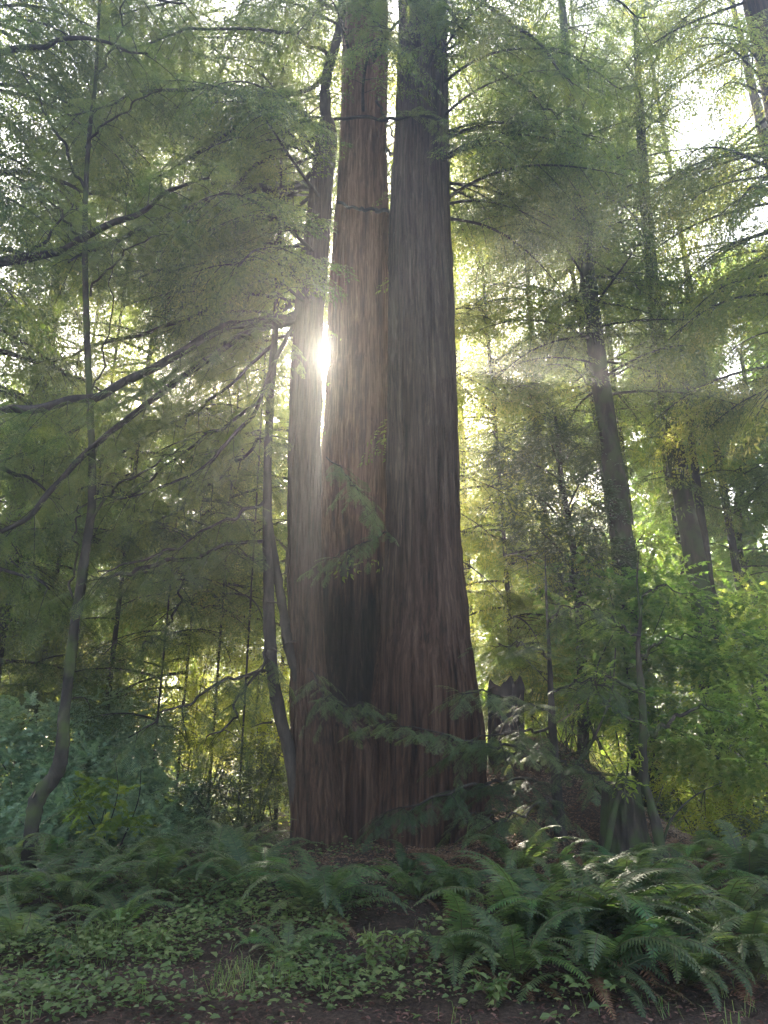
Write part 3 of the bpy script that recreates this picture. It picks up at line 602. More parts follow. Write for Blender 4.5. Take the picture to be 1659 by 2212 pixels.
ALB = [([(185, 420, ay), (150, 330, ay - .2), (110, 260, ay - .4), (60, 180, ay - .6), (20, 100, ay - .8)], [.028, .024, .02, .015, .008]),
       ([(205, 180, ay), (240, 120, ay - .1), (262, 40, ay - .2), (270, -60, ay - .3)], [.025, .02, .016, .01]),
       ([(190, 310, ay), (240, 260, ay - .3), (300, 215, ay - .6), (350, 190, ay - .9)], [.022, .018, .014, .008]),
       ([(187, 520, ay), (140, 470, ay - .4), (90, 420, ay - .8), (20, 400, ay - 1.2)], [.022, .018, .014, .008]),
       ([(196, 640, ay), (250, 560, ay - .3), (310, 520, ay - .6), (380, 500, ay - .9)], [.02, .016, .012, .006]),
       ([(200, 1130, ay), (240, 1060, ay - .2), (330, 1000, ay - .5), (400, 960, ay - .8)], [.022, .018, .014, .006]),
       ([(204, 840, ay), (225, 760, ay + .1), (240, 640, ay + .1), (250, 500, ay + .1)], [.016, .013, .01, .005]),
       ([(160, 1330, ay), (155, 1250, ay + .1), (165, 1160, ay + .1), (170, 1090, ay + .1)], [.018, .016, .013, .008])]
for k, (rows, r) in enumerate(ALB):
    px_limb(al, AB, rows, r, 330 + k, templates=SPR if k < 5 else L_OVAL, mat='needle_cool' if k < 5 else 'maple', wood='alder', sec_len=.55 if k < 5 else .3, sec_step=.2, spr_step=.15, size=1. if k < 5 else .6, fol=k < 6)

# heavy limb reaching in from the left edge (a redwood out of frame to the left)
LB = (-9.2, 11.5, .3)
lt = thing('redwood_tree', 'redwood just outside the frame whose dark limbs reach in at the left edge', 'tree', LB, 'redwoods around the clearing')
me, _, _ = trunk_mesh('trunk', [(0, 0, -.4), (0, 0, 3), (.05, 0, 10), (.1, .1, 19), (.1, .1, 26)], [.65, .5, .45, .38, .25], M['redwood'], 40, 80, .1, rs(8)); link('trunk', me, lt)
for k, (rows, r, sl2) in enumerate([
 ([(-420, 640, 11.4), (-200, 600, 11.0), (-20, 568, 10.6), (80, 548, 10.4), (180, 520, 10.2), (330, 440, 9.9), (450, 390, 9.7)], [.12, .1, .085, .07, .06, .04, .015], .8),
 ([(-420, 560, 11.4), (-200, 560, 11), (-20, 540, 10.7), (60, 546, 10.5), (120, 500, 10.4), (160, 440, 10.3)], [.09, .07, .045, .035, .02, .01], .7),
 ([(-420, 300, 11.4), (-200, 200, 11), (0, 120, 10.3), (150, 90, 9.8), (320, 110, 9.3)], [.1, .08, .06, .04, .015], 1.),
 ([(-420, 100, 11.4), (-200, 0, 11), (0, -60, 10.3), (200, -40, 9.8), (400, 10, 9.5)], [.1, .08, .06, .04, .015], 1.),
 ([(-420, 420, 11.4), (-200, 380, 11.8), (0, 370, 12.2), (150, 400, 12.6), (300, 450, 13)], [.1, .08, .06, .04, .015], 1.),
 ([(-420, 800, 11.4), (-200, 760, 11.6), (0, 760, 11.8), (130, 800, 12), (240, 850, 12)], [.09, .07, .05, .03, .012], .9),
 ([(-420, 1010, 11.4), (-200, 980, 11.6), (0, 1010, 11.8), (130, 1080, 12)], [.08, .06, .04, .015], .9),
 ([(-420, 1180, 11.4), (-200, 1170, 11.2), (0, 1230, 11.0), (110, 1270, 10.8)], [.06, .05, .03, .012], .8)]):
    px_limb(lt, LB, rows, r, 350 + k, sec_len=sl2)

crown_boughs(lt, LB, LB[0], LB[1], .4, (5, 22), 70, rs(804), [(-75, 60)], L=(3.0, 4.2), skip=lambda p, r_: bool(inhole(*[q[0] for q in PX(np.asarray(p)[None])], 1.1)))
# ================================================================== TREES BEHIND AND BESIDE
def sunskip(rad=48):
    def f(p, rng):
        u, v = PX(np.asarray(p)[None]); u = u[0]; v = v[0]
        return ((u - 706) / rad) ** 2 + ((v - 770) / (rad * 1.2)) ** 2 < 1
    return f
def skyskip(g=1.1):
    ss = sunskip()
    def f(p, rng):
        u, v = PX(np.asarray(p)[None]); return ss(p, rng) or bool(inhole(u, v, g)[0])
    return f
def X(u, y): return W(u, 1659, y)[0]
def vert(u, y, top, lean=0., z0=None):
    x = X(u, y); z0 = float(gz(x, y)) - .2 if z0 is None else z0
    return [(x, y, z0), (x + lean * .1, y, z0 + top * .3), (x + lean * .5, y, z0 + top * .65), (x + lean, y, z0 + top)]
GB = 'conifers standing behind the redwood'
SPEC = [  # label, u, y, height, lean, r0, key, zlo, zhi, blen(base->top), n
 ('tall conifer behind the alder sapling, pale needles hanging from low boughs', 60, 17, 24, .2, .045, 'hemlock', 2.2, 23, (2.8, 1.6), 81),
 ('conifer with a dark bare lower trunk behind the bright bush at the left', 235, 21, 22, -.2, .12, 'farwarm', 3.5, 21, (3.2, 1.4), 59),
 ('feathery hemlock half way between the alder and the redwood', 385, 16.5, 22, .3, .04, 'warm', 2.4, 21, (2.4, 1.4), 81),
 ('thin sunlit hemlock close behind the slim leaning tree', 520, 18.5, 22, -.1, .035, 'warm', 2.2, 21, (2.6, 1.4), 89),
 ('sunlit hemlock with glowing drooping sprays just right of the redwood', 1120, 16.5, 20, -.4, .05, 'warm', 3.6, 19.5, (2.7, 1.3), 98),
 ('dark scaly trunk seen right beside the edge of the thick right redwood trunk', 1022, 19, 22, -.1, .14, 'warm', 6.5, 21, (2.6, 1.4), 72),
 ('dense hemlock whose crown fills the space left of the dead leading top', 600, 16.5, 23, 0, .035, 'warm', 6, 22.5, (2.8, 1.8), 75),
 ('dark crowned conifer high above the alder sapling', 215, 15.2, 23, .1, .045, 'hemlock', 5, 22, (2.8, 2.0), 83),
 ('shaggy conifer filling the upper left corner', -60, 15.5, 23, .2, .2, 'hemlock', 3.5, 22, (3.0, 2.0), 83),
 ('conifer with layered boughs in the upper middle left, seen through the arched limbs', 455, 15.8, 24, .1, .04, 'hemlock', 4.5, 23, (2.8, 1.8), 81),
 ('far conifer hazy behind the shaggy one at the left edge', 60, 24, 11, 0, .08, 'farwarm', 1.5, 10.5, (3.0, 1.2), 62),
 ('big conifer whose crown fills the upper right centre', 1385, 17.5, 26, -1.2, .08, 'hemlock', 10, 24, (3.0, 2.0), 89),
 ('far conifer golden behind the sunlit hemlock', 1130, 25, 16, 0, .08, 'farwarm', 1.5, 15, (3.2, 1.2), 67),
 ('far conifer fading behind the two leaning trunks', 1260, 28, 17, 0, .08, 'farwarm', 1.5, 16, (3.2, 1.2), 62),
 ('conifer just outside the right edge, dark boughs crossing the white sky', 1960, 16.5, 24, -.3, .24, 'hemlock', 8, 23, (3.4, 2.2), 81),
 ('slim conifer with ragged boughs left of the white patch of sky', 1540, 18.5, 25, -1.1, .06, 'hemlock', 8, 21.5, (2.0, 1.2), 67),
 ('conifer hidden behind the middle redwood stem, showing only in the slits between the stems', 830, 15.3, 24, 0, .06, 'warm', 5, 23, (2.6, 1.6), 80),
 ('dark conifer top crossing the upper left, behind the dead leading top', 520, 14.6, 23, 0, .03, 'hemlock', 13, 22, (2.6, 1.8), 50),
 ('dark conifer top above the arched limbs at the upper left', 330, 14.4, 22, 0, .03, 'hemlock', 12, 21, (2.6, 1.8), 56),
 ('dark conifer top behind the fork of the alder sapling', 130, 14.6, 22, 0, .03, 'hemlock', 12, 21, (2.6, 1.8), 50),
 ('tall conifer behind the white patch of sky, pale boughs in the upper right', 1660, 19, 29, -.2, .10, 'hemlock', 12, 28, (3.2, 2.0), 84),
 ('ragged conifer top in front of the white sky at upper right', 1420, 18.0, 28, 0, .09, 'hemlock', 13.5, 27, (2.6, 1.8), 66),
 ('conifer with yellow green upper boughs above the leaning bare trunk', 1215, 18.5, 25, .1, .09, 'warm', 9, 24, (3.0, 1.8), 86),
]
for k, (lb, u, y, h, ln, r0, key, zl, zh, (b0, b1), n) in enumerate(SPEC):
    rng = rs(400 + k)
    if 300 < u < 540: r0 *= .6
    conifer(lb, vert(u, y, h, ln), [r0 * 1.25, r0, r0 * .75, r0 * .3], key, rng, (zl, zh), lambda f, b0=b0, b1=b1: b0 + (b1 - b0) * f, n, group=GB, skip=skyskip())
    if zl > 4.5:
        root = [o for o in bpy.data.objects if o.get('label') == lb][0]
        for q_ in range(int((zl - 1.6) * 1.6)): add_bough(root, key, (0, 0, rng.uniform(1.6, zl)), rng.uniform(0, 6.28), rng, rng.uniform(.9, 1.9), rng.uniform(-.2, .2))
# the leaning bare trunk with a dark crown (right of the redwood)
ty = 15.0
P = [(X(1392, ty), ty, float(gz(X(1392, ty), ty)) - .2), W(1352, 1240, ty), W(1325, 1010, ty), W(1297, 820, ty), W(1275, 640, ty), W(1262, 540, ty), W(1245, 380, ty), W(1230, 200, ty), W(1215, 20, ty), W(1205, -100, ty)]
conifer('leaning scaly trunk bare below and carrying a ragged dark crown, right of the redwood', P, [.28, .24, .22, .205, .195, .185, .165, .13, .10, .07], 'hemlock', rs(430), (9.4, 21), lambda f: 2.7 - .8 * f, 60, mat='mossy', group=GB, skip=skyskip(.8))
ty = 16.5
P = [(X(1545, ty), ty, float(gz(X(1545, ty), ty)) - .2), W(1528, 1380, ty), W(1500, 1200, ty), W(1470, 1040, ty), W(1445, 900, ty), W(1425, 760, ty), W(1405, 560, ty), W(1390, 380, ty), W(1380, 200, ty), W(1372, 20, ty)]
conifer('tall mossy trunk further right, its dark crown against the white sky', P, [.29, .25, .225, .215, .205, .19, .165, .14, .11, .07], 'hemlock', rs(431), (10.5, 22), lambda f: 2.7 - .8 * f, 60, mat='mossy', group=GB, skip=skyskip(.9))
# slim trunk beside it
ty = 17.0
P = [(X(1575, ty), ty, 1.0), W(1553, 1380, ty), W(1532, 1260, ty), W(1515, 1120, ty), W(1500, 1000, ty), W(1484, 860, ty), W(1470, 740, ty)]
conifer('slim dark pole-like tree hugging the right side of the tall mossy trunk', P, [.15, .125, .115, .10, .09, .07, .035], 'hemlock', rs(432), (7.5, 12), lambda f: 1.6, 8, mat='darkbark', group=GB)
# tree at the upper right, out of frame, warm boughs in the corner
ty = 13.5
P = vert(2010, ty, 26, 0)
conifer('bright yellow green boughs hanging into the upper right corner', P, [.5, .42, .36, .2], 'warm', rs(433), (9, 24), lambda f: 3.6 - .5 * f, 84, mat='redwood', name='redwood_tree', group='redwoods around the clearing', seg=30, azf=lambda r_, f: math.pi + r_.uniform(-1.2, 1.0), skip=skyskip(1.))

def leaf_tree(name, label, P, rad, mat, templates, C, Rd, n, rng, wood='darkbark', limbs=None, group=None, flat=.55, size=1., keep=None, catg='tree'):
    P = np.asarray(P, float); base = P[0].copy(); root = thing(name, label, catg, tuple(base), group)
    me, Q, rr = trunk_mesh('trunk', P - base, rad, M[wood], 18, 80, .14, rng); link('trunk', me, root)
    C = np.asarray(C, float)
    for k, c in enumerate(C[:40] if limbs is None else C[:limbs]):
        z = max(.3, min(Q[-1, 2], (c[2] - base[2]) - rng.uniform(.3, 1.2))); i = int(np.argmin(abs(Q[:, 2] - z)))
        e = c - base; md = (Q[i] + e) / 2 + [0, 0, rng.uniform(0, .35)]
        link('limb', mkmesh('limb', [(*tube(spline([Q[i], md, e], 10), np.linspace(max(.02, rr[i] * .45), .008, 10), 6, wob=.2, rng=rng), 0, True)], [M[wood]]), root)
    link('crown', crown_mesh('crown', C, Rd, n, templates, mat, rng, flat, size, keep, base=base), root)
    return root
def kp(T, rng):
    u, v = PX(T); return ~inhole(u, v, .9) & ~(((u - 706) / 30) ** 2 + ((v - 770) / 35) ** 2 < 1)
def pxc(lst): return [W(*q) for q in lst]
# dark laurel (tanoak) mass right of the redwood
ty = 15.0
leaf_tree('laurel_tree', 'dense dark laurel with drooping glossy leaves in front of the leaning trunk', [(X(1250, ty), ty, .4), W(1255, 1380, ty), W(1240, 1200, ty), W(1215, 1050, ty), W(1200, 900, ty)], [.13, .1, .08, .06, .03], 'laurel', L_LAUREL,
          pxc([(1190, 1010, ty), (1130, 1060, ty - .3), (1250, 1080, ty), (1160, 1140, ty - .5), (1240, 1180, ty - .4), (1290, 1120, ty + .3), (1180, 940, ty), (1250, 960, ty + .4), (1320, 1210, ty), (1100, 980, ty), (1220, 1250, ty), (1300, 1010, ty + .5)]), [.55, .5, .6, .45, .5, .45, .4, .5, .45, .4, .4, .4], 1500, rs(440), limbs=12)
# maples glowing behind the right side
MP = 'bright maples behind the right side'
ty = 27
leaf_tree('maple_tree', 'bright green maple glowing between the two leaning trunks', vert(1370, ty, 12, .4), [.2, .16, .12, .05], 'maple', L_MAPLE,
          pxc([(1220, 820, ty), (1200, 900, ty), (1390, 850, ty), (1370, 950, ty), (1400, 1080, ty), (1390, 1180, ty), (1270, 760, ty + 1), (1330, 880, ty + 1), (1430, 1000, ty), (1240, 960, ty), (1400, 760, ty)]), [1.3, 1.2, 1.4, 1.3, 1.3, 1.2, 1., 1.2, 1.1, 1.2, 1.], 3400, rs(441), group=MP, keep=kp, size=1.25)
ty = 20.5
leaf_tree('maple_tree', 'crooked mossy maple with level limbs near the right edge', [(X(1660, ty), ty, .3), W(1645, 1420, ty), W(1628, 1310, ty), W(1602, 1240, ty), W(1592, 1150, ty), W(1600, 1040, ty), W(1618, 900, ty), W(1600, 760, ty)], [.26, .22, .2, .16, .14, .11, .08, .05], 'maple', L_MAPLE,
          pxc([(1500, 1020, ty), (1560, 960, ty + .5), (1640, 980, ty), (1600, 1100, ty), (1480, 1110, ty + 1), (1640, 1180, ty), (1560, 860, ty), (1640, 830, ty), (1480, 880, ty + 1), (1700, 700, ty), (1570, 740, ty + 1), (1690, 1050, ty), (1660, 620, ty)]), [1.1, 1., 1.1, 1., .9, 1., 1., 1.1, .9, 1.2, .8, 1., .9], 2600, rs(442), wood='mossy', group=MP, keep=kp, size=1.15)
ty = 26
leaf_tree('maple_tree', 'dim maple with sky flecks between its leaves at the far right edge', vert(1720, ty, 16, -.6), [.22, .18, .14, .05], 'maple', L_MAPLE,
          pxc([(1560, 640, ty), (1640, 720, ty), (1620, 580, ty + 1), (1540, 940, ty), (1660, 900, ty), (1720, 560, ty), (1690, 780, ty), (1500, 760, ty + 1), (1740, 950, ty), (1640, 1250, ty), (1540, 1220, ty), (1480, 1300, ty)]), [1.5, 1.3, 1.2, 1.3, 1.3, 1.4, 1.3, 1.1, 1.3, 1.5, 1.4, 1.2], 3200, rs(443), group=MP, keep=kp, size=1.25)

LM = 'small maples glowing at the left'
for k, (lb, u, y, cs) in enumerate([
  ('small sunlit maple in the gap between the alder sapling and the redwood', 400, 23, [(330, 1060), (400, 1000), (470, 1040), (380, 1130), (450, 1150), (520, 1110), (340, 1200), (430, 940), (500, 970)]),
  ('bright round maple close to the left flank of the redwood, low in the view', 560, 21, [(540, 1000), (585, 1060), (550, 1150), (590, 1200), (530, 1230), (590, 960), (560, 900), (580, 1300)]),
  ('light green maple seen on both sides of the alder stem', 190, 23.5, [(120, 1020), (200, 980), (260, 1040), (100, 1110), (230, 1130), (170, 1180), (60, 1050), (290, 960), (20, 1150), (250, 900)]),
  ('hazy maple at the left edge under the heavy dark limb', 30, 25, [(0, 900), (70, 860), (20, 980), (110, 930), (-40, 1020), (90, 1000), (150, 870), (-20, 1130)])]):
    leaf_tree('maple_tree', lb, vert(u, y, 7.5, .2), [.11, .09, .07, .03], 'maple' if k != 1 else 'huckle', L_MAPLE, pxc([(a_, b_, y) for a_, b_ in cs]), [1.05] * len(cs), 1500, rs(480 + k), group=LM, keep=kp, size=1.1, flat=.5)
# understorey vine maples and saplings at the right
VG = 'understorey bushes at the right'
def bush(name, label, base, stems, C, Rd, n, mat, templates, rng, wood='darkbark', group=None, flat=.5, size=1., catg='bush', r=.02):
    base = np.asarray(base, float); root = thing(name, label, catg, tuple(base), group); C = np.asarray(C, float)
    ch = []
    for k in range(stems):
        c = C[k % len(C)] + rng.normal(size=3) * .25; b = base + [rng.uniform(-.25, .25), rng.uniform(-.2, .2), -.1]
        md = (b + c) / 2 + [rng.uniform(-.25, .25), rng.uniform(-.2, .2), rng.uniform(.1, .5)]
        ch.append((*tube(spline([b, md, c], 12) - base, np.linspace(r * rng.uniform(.7, 1.3), .004, 12), 5, wob=.15, rng=rng), 0, True))
    link('stem', mkmesh('stem', ch, [M[wood]]), root)
    link('foliage', crown_mesh('foliage', C, Rd, n, templates, mat, rng, flat, size, None, base=base), root)
    return root
bush('vine_maple', 'airy vine maple spreading layered leaves over the leaf mound behind the mossy stump', G(1385, 1700)[:2] + (.9,), 9,
     pxc([(1250, 1330, 14.5), (1340, 1280, 14.5), (1420, 1260, 14.3), (1500, 1300, 14.2), (1300, 1420, 14.2), (1400, 1400, 13.8), (1480, 1420, 13.8), (1560, 1380, 14), (1230, 1240, 15), (1360, 1500, 13.5)]), [.7, .7, .7, .7, .6, .6, .6, .7, .6, .6], 900, 'maple', L_VINE, rs(450), group=VG, flat=.35)
bush('vine_maple', 'hazy green vine maple filling the right edge above the ferns', (X(1600, 14), 14, .6), 10,
     pxc([(1560, 1440, 13.6), (1640, 1400, 13.8), (1600, 1520, 13.2), (1500, 1520, 13.2), (1660, 1560, 13), (1560, 1620, 12.8), (1640, 1660, 12.6), (1470, 1600, 13), (1660, 1300, 14)]), [.7, .7, .65, .6, .6, .6, .55, .5, .7], 1000, 'maple', L_VINE, rs(451), group=VG, flat=.35)
bush('sunlit_bush', 'brightly lit low bush right of the mossy stump', (X(1520, 13.5), 13.5, .4), 7,
     pxc([(1480, 1700, 13.5), (1540, 1720, 13.5), (1500, 1770, 13.2), (1580, 1690, 13.6), (1450, 1640, 13.8), (1620, 1760, 13)]), [.5, .5, .42, .5, .45, .45], 640, 'huckle', L_OVAL, rs(452), group=VG, size=.8)
bush('sapling', 'slender hemlock sapling row with dark boughs left of the hazy vine maple', (X(1180, 17), 17, .5), 8,
     pxc([(1100, 1280, 17), (1060, 1380, 17), (1130, 1420, 16.5), (1190, 1320, 17), (1080, 1180, 17.3), (1200, 1470, 16.5), (1110, 1520, 16.3)]), [.75, .7, .7, .7, .7, .6, .6], 620, 'needle', SPR, rs(453), group=VG, flat=.5, size=1.3)
bush('laurel_sprig', 'small upright sprig of pointed leaves catching the sun above the mossy stump', G(1350, 1800), 2,
     pxc([(1350, 1650, 10.9), (1345, 1690, 10.9), (1365, 1610, 10.9), (1335, 1570, 11)]), [.10, .12, .09, .09], 30, 'huckle', [leafy_spray(leaf_oval(.11, .03), .16, 8, rs(71), .6)], rs(454), group=VG, r=.008, catg='sprig')

bush('vine_maple', 'tall thin stemmed bush glowing between the burnt stump and the leaning trunk', (X(1200, 18.5), 18.5, .5), 10,
     pxc([(1080, 1180, 18.5), (1150, 1230, 18.5), (1220, 1330, 18), (1100, 1330, 18), (1160, 1430, 17.5), (1250, 1440, 17.5), (1070, 1460, 17.5), (1210, 1540, 17), (1290, 1540, 17), (1320, 1350, 18)]), [.75] * 10, 1000, 'maple', L_VINE, rs(455), group=VG, flat=.55)
bush('sunlit_bush', 'sunny small leaved bush high beside the right edge of the redwood trunk', (X(1080, 20.5), 20.5, .5), 8,
     pxc([(1050, 1050, 20.5), (1110, 1100, 20.5), (1060, 960, 20.5), (1180, 1120, 20.5), (1130, 1020, 20.5), (1040, 1160, 20)]), [.8] * 6, 760, 'huckle', L_OVAL, rs(456), group=VG, flat=.6)
bush('vine_maple', 'green vine maple in the gap between the two leaning trunks', (X(1430, 18), 18, .5), 9,
     pxc([(1400, 1180, 18), (1450, 1260, 18), (1380, 1300, 17.5), (1470, 1380, 17), (1540, 1330, 17.5), (1600, 1290, 18), (1420, 1120, 18.5)]), [.8] * 7, 760, 'maple', L_VINE, rs(457), group=VG, flat=.45)
bush('vine_maple', 'leafy vine maple veiling the foot of the nearer leaning trunk', (X(1370, 13.8), 13.8, 1.2), 6,
     pxc([(1320, 1260, 13.9), (1370, 1330, 13.8), (1310, 1380, 13.7), (1380, 1450, 13.6), (1330, 1520, 13.4), (1270, 1480, 13.6), (1400, 1560, 13.3)]), [.42] * 7, 520, 'maple', L_VINE, rs(458), group=VG, flat=.4, size=.85)
bush('twiggy_shrub', 'fine twiggy shrub with sparse leaves on top of the leaf mound', (X(1230, 13.4), 13.4, 1.9), 16,
     pxc([(1170, 1560, 13.3), (1230, 1540, 13.3), (1280, 1590, 13.1), (1150, 1610, 13), (1250, 1640, 12.8), (1310, 1640, 12.8)]), [.32] * 6, 150, 'needle_cool', L_HUCK, rs(459), group=VG, flat=.6, r=.011)
# left thickets
LG = 'thickets at the left'
bush('thimbleberry_bush', 'pale blue green thimbleberry thicket behind the foot of the alder sapling', (X(60, 13.5), 13.5, .4), 12,
     pxc([(-30, 1600, 13.5), (50, 1560, 13.8), (130, 1590, 13.6), (20, 1680, 13), (110, 1680, 13), (60, 1760, 12.4), (-20, 1770, 12.4), (150, 1770, 12.3), (190, 1660, 13.2)]), [.6, .6, .6, .55, .5, .5, .5, .45, .5], 1500, 'thimble', L_THIM, rs(460), group=LG, flat=.7)
bush('thimbleberry_bush', 'thimbleberry thicket right of the alder, leaves in flat shining tiers', (X(250, 14.5), 14.5, .4), 12,
     pxc([(220, 1530, 15), (290, 1560, 14.8), (240, 1620, 14.2), (320, 1640, 14.2), (280, 1710, 13.4), (360, 1720, 13.6), (210, 1750, 12.8), (330, 1790, 12.8), (400, 1800, 12.8)]), [.6, .55, .55, .5, .5, .5, .45, .45, .4], 1500, 'thimble', L_THIM, rs(461), group=LG, flat=.6)
bush('maple_shoot', 'young maple shoot with broad bright green leaves in front of the thickets', G(235, 1850)[:2] + (.4,), 4,
     pxc([(215, 1690, 11.6), (250, 1720, 11.6), (190, 1735, 11.5), (280, 1765, 11.4), (235, 1780, 11.4)]), [.2, .2, .16, .16, .16], 60, 'huckle', [leafy_spray(leaf_lobed(.06), .3, 8, rs(72), .3)], rs(462), group=LG, flat=.3, r=.012)
bush('huckleberry_bush', 'glowing yellow green huckleberry bush left of the slim leaning tree', (X(430, 16.5), 16.5, .5), 10,
     pxc([(400, 1420, 16.5), (470, 1380, 16.5), (540, 1420, 16.2), (380, 1500, 16.2), (460, 1490, 16), (530, 1520, 15.8), (420, 1570, 15.6), (500, 1600, 15.3), (330, 1560, 16), (560, 1620, 15)]), [.6, .6, .55, .55, .6, .5, .55, .5, .5, .4], 1700, 'huckle', L_HUCK, rs(463), group=LG, flat=.6, size=1.1)
bush('huckleberry_bush', 'darker huckleberry tangle between the yellow bush and the redwood foot', (X(520, 13.5), 13.5, .4), 10,
     pxc([(480, 1660, 13.5), (550, 1650, 13.5), (590, 1690, 13.2), (440, 1720, 13.2), (520, 1740, 13), (590, 1600, 13.6), (470, 1790, 12.6), (560, 1800, 12.6)]), [.5, .5, .35, .45, .45, .35, .4, .38], 900, 'laurel', L_HUCK, rs(464), group=LG, flat=.6, size=1.1)
bush('conifer_sapling', 'grey green conifer sapling behind the blue green thicket at the left edge', (X(90, 17.5), 17.5, .5), 6,
     pxc([(40, 1380, 17.5), (110, 1340, 17.5), (60, 1460, 17.2), (160, 1420, 17.2), (0, 1320, 17.5), (200, 1470, 17), (110, 1500, 16.8)]), [.8, .8, .7, .7, .8, .6, .6], 520, 'needle_cool', SPR, rs(465), group=LG, flat=.5, size=1.3)
bush('sunlit_bush', 'sunlit light green shrub behind the huckleberry and under the low boughs', (X(330, 20), 20, .5), 8,
     pxc([(320, 1300, 20), (400, 1280, 20), (480, 1260, 20), (260, 1340, 20), (360, 1380, 19.5), (530, 1320, 19.5)]), [.9, .9, .9, .8, .8, .8], 1000, 'maple', L_VINE, rs(466), group=LG, flat=.5, size=1.1)

bush('vine_maple', 'loose yellow green shrub filling the space under the arched limbs at centre left', (X(430, 21), 21, .5), 9,
     pxc([(380, 1180, 21), (450, 1130, 21), (520, 1180, 21), (560, 1080, 21), (320, 1220, 21), (470, 1240, 20.5), (550, 1260, 20.5), (400, 1060, 21.5)]), [.95] * 8, 1000, 'huckle', L_VINE, rs(467), group=LG, flat=.6)
bush('vine_maple', 'light green shrub rising behind the middle of the alder stem', (X(150, 20), 20, .5), 9,
     pxc([(120, 1180, 20), (200, 1130, 20), (60, 1230, 20), (240, 1220, 20), (160, 1270, 19.5), (20, 1120, 20.5), (270, 1120, 20)]), [.95] * 7, 900, 'maple', L_VINE, rs(468), group=LG, flat=.6)
bush('sunlit_bush', 'low bright bush beside the left flank of the redwood foot', (X(570, 15), 15, .5), 6,
     pxc([(540, 1540, 15), (580, 1480, 15.3), (560, 1400, 15.5), (600, 1550, 14.8)]), [.5, .45, .5, .35], 420, 'huckle', L_OVAL, rs(469), group=LG, flat=.6)
# hemlock sapling in front of the mound, dark sprays across the base of the redwood
hb = G(1213, 1815)
hs = thing('hemlock_sapling', 'thin hemlock sapling growing out of the leaf mound, its dark boughs crossing the redwood base', 'tree', hb)
hy = hb[1]
P = [(hb[0] + .02, hy, hb[2] - .15), W(1210, 1790, hy), W(1202, 1700, hy), W(1195, 1600, hy), W(1190, 1500, hy), W(1186, 1400, hy + .1), W(1180, 1290, hy + .2), W(1178, 1200, hy + .2)]
me, _, _ = trunk_mesh('trunk', np.array(P) - hb, [.10, .09, .08, .068, .05, .03, .018, .008], M['darkbark'], 16, 80, .15, rs(9)); link('trunk', me, hs)
for k, (rows, r) in enumerate([([(1196, 1640, hy), (1130, 1620, hy - .5), (1050, 1610, hy - 1.0), (950, 1590, hy - 1.3), (850, 1560, hy - 1.6)], [.025, .02, .018, .012, .006]),
        ([(1200, 1690, hy), (1110, 1690, hy - .4), (1020, 1700, hy - .9), (930, 1730, hy - 1.3), (830, 1755, hy - 1.5)], [.025, .02, .018, .012, .006]),
        ([(1192, 1540, hy), (1130, 1520, hy - .5), (1060, 1500, hy - .9), (990, 1490, hy - 1.2)], [.02, .018, .012, .006]),
        ([(1190, 1580, hy), (1120, 1580, hy - .2), (1040, 1590, hy - .5), (980, 1640, hy - .8)], [.02, .018, .012, .006]),
        ([(1200, 1650, hy), (1260, 1660, hy - .4), (1320, 1690, hy - .8)], [.02, .014, .006]),
        ([(1190, 1500, hy), (1250, 1470, hy - .3), (1310, 1480, hy - .6)], [.02, .014, .006]),
        ([(1186, 1420, hy), (1120, 1390, hy - .3), (1060, 1400, hy - .5)], [.018, .012, .006]),
        ([(1202, 1720, hy), (1160, 1740, hy - .5), (1090, 1770, hy - 1.), (1010, 1760, hy - 1.4)], [.02, .015, .012, .006]),
        ([(1183, 1340, hy), (1230, 1310, hy - .2), (1290, 1320, hy - .5)], [.016, .012, .006])]):
    px_limb(hs, hb, rows, r, 470 + k, sec_len=.45, sec_step=.13, spr_step=.10, size=.75, mat='needle_cool', hang=.3)

# ================================================================== STUMPS, LOGS, DEADWOOD
def stump(name, label, cx_, cy_, z0, z1, r, mats, seed, jag=.12, flare=.3, group=None, parts=True):
    rng = rs(seed); root = thing(name, label, 'stump', (cx_, cy_, z0), group)
    V, Fq = bark_column([(z0 - .2, cx_, cy_, r * 1.12), ((z0 + z1) / 2, cx_, cy_, r), (z1, cx_ + .03, cy_, r * .93)], 140, .04, freq=13, depth=.055, flare=(flare, .35), lobes=6, seed=seed, bulge=.25, origin=(cx_, cy_, z0))
    n = 140; top = V[-n:]; V[-n:, 2] += (vn(np.arange(n) / n * 14, np.full(n, seed + .5), 14) - .5) * 2 * jag
    link('bark', mkmesh('bark', [(V, Fq, 0)], [mats[0]], True), root)
    ring = V[-n:]; c = ring.mean(0); rings = [c + (ring - c) * q + np.array([0, 0, -1]) * d_ + np.stack([np.zeros(n), np.zeros(n), (vn(np.arange(n) / n * 20, np.full(n, seed + q * 9), 20) - .5) * .05], -1) for q, d_ in ((.97, .01), (.75, .03), (.45, .05), (.15, .06), (.01, .06))]
    VV = np.concatenate(rings); i = np.arange(4)[:, None] * n; j = np.arange(n)[None]; j2 = (j + 1) % n
    link('cut_face', mkmesh('cut_face', [(VV, np.stack([i + j, i + j2, i + n + j2, i + n + j], -1).reshape(-1, 4), 0)], [mats[1]], True), root)
    return root
q = W(1096, 1620, 13.6); stump('burnt_stump', 'charred hollow snag standing dark against light right of the redwood', q[0], q[1], float(gz(q[0], q[1])) - .3, W(1096, 1478, 13.6)[2], .31, (M['char'], M['char']), 81, .22, .1)
q = W(1172, 1700, 13.2); stump('sawn_stump', 'broad brown sawn stump with a flat top on the leaf mound', q[0], q[1], float(gz(q[0], q[1])) - .3, W(1172, 1628, 13.2)[2], .36, (M['redwood'], M['dead']), 82, .03, .1)
ms = G(1375, 1868); msz = float(gz(ms[0], ms[1] + .4))
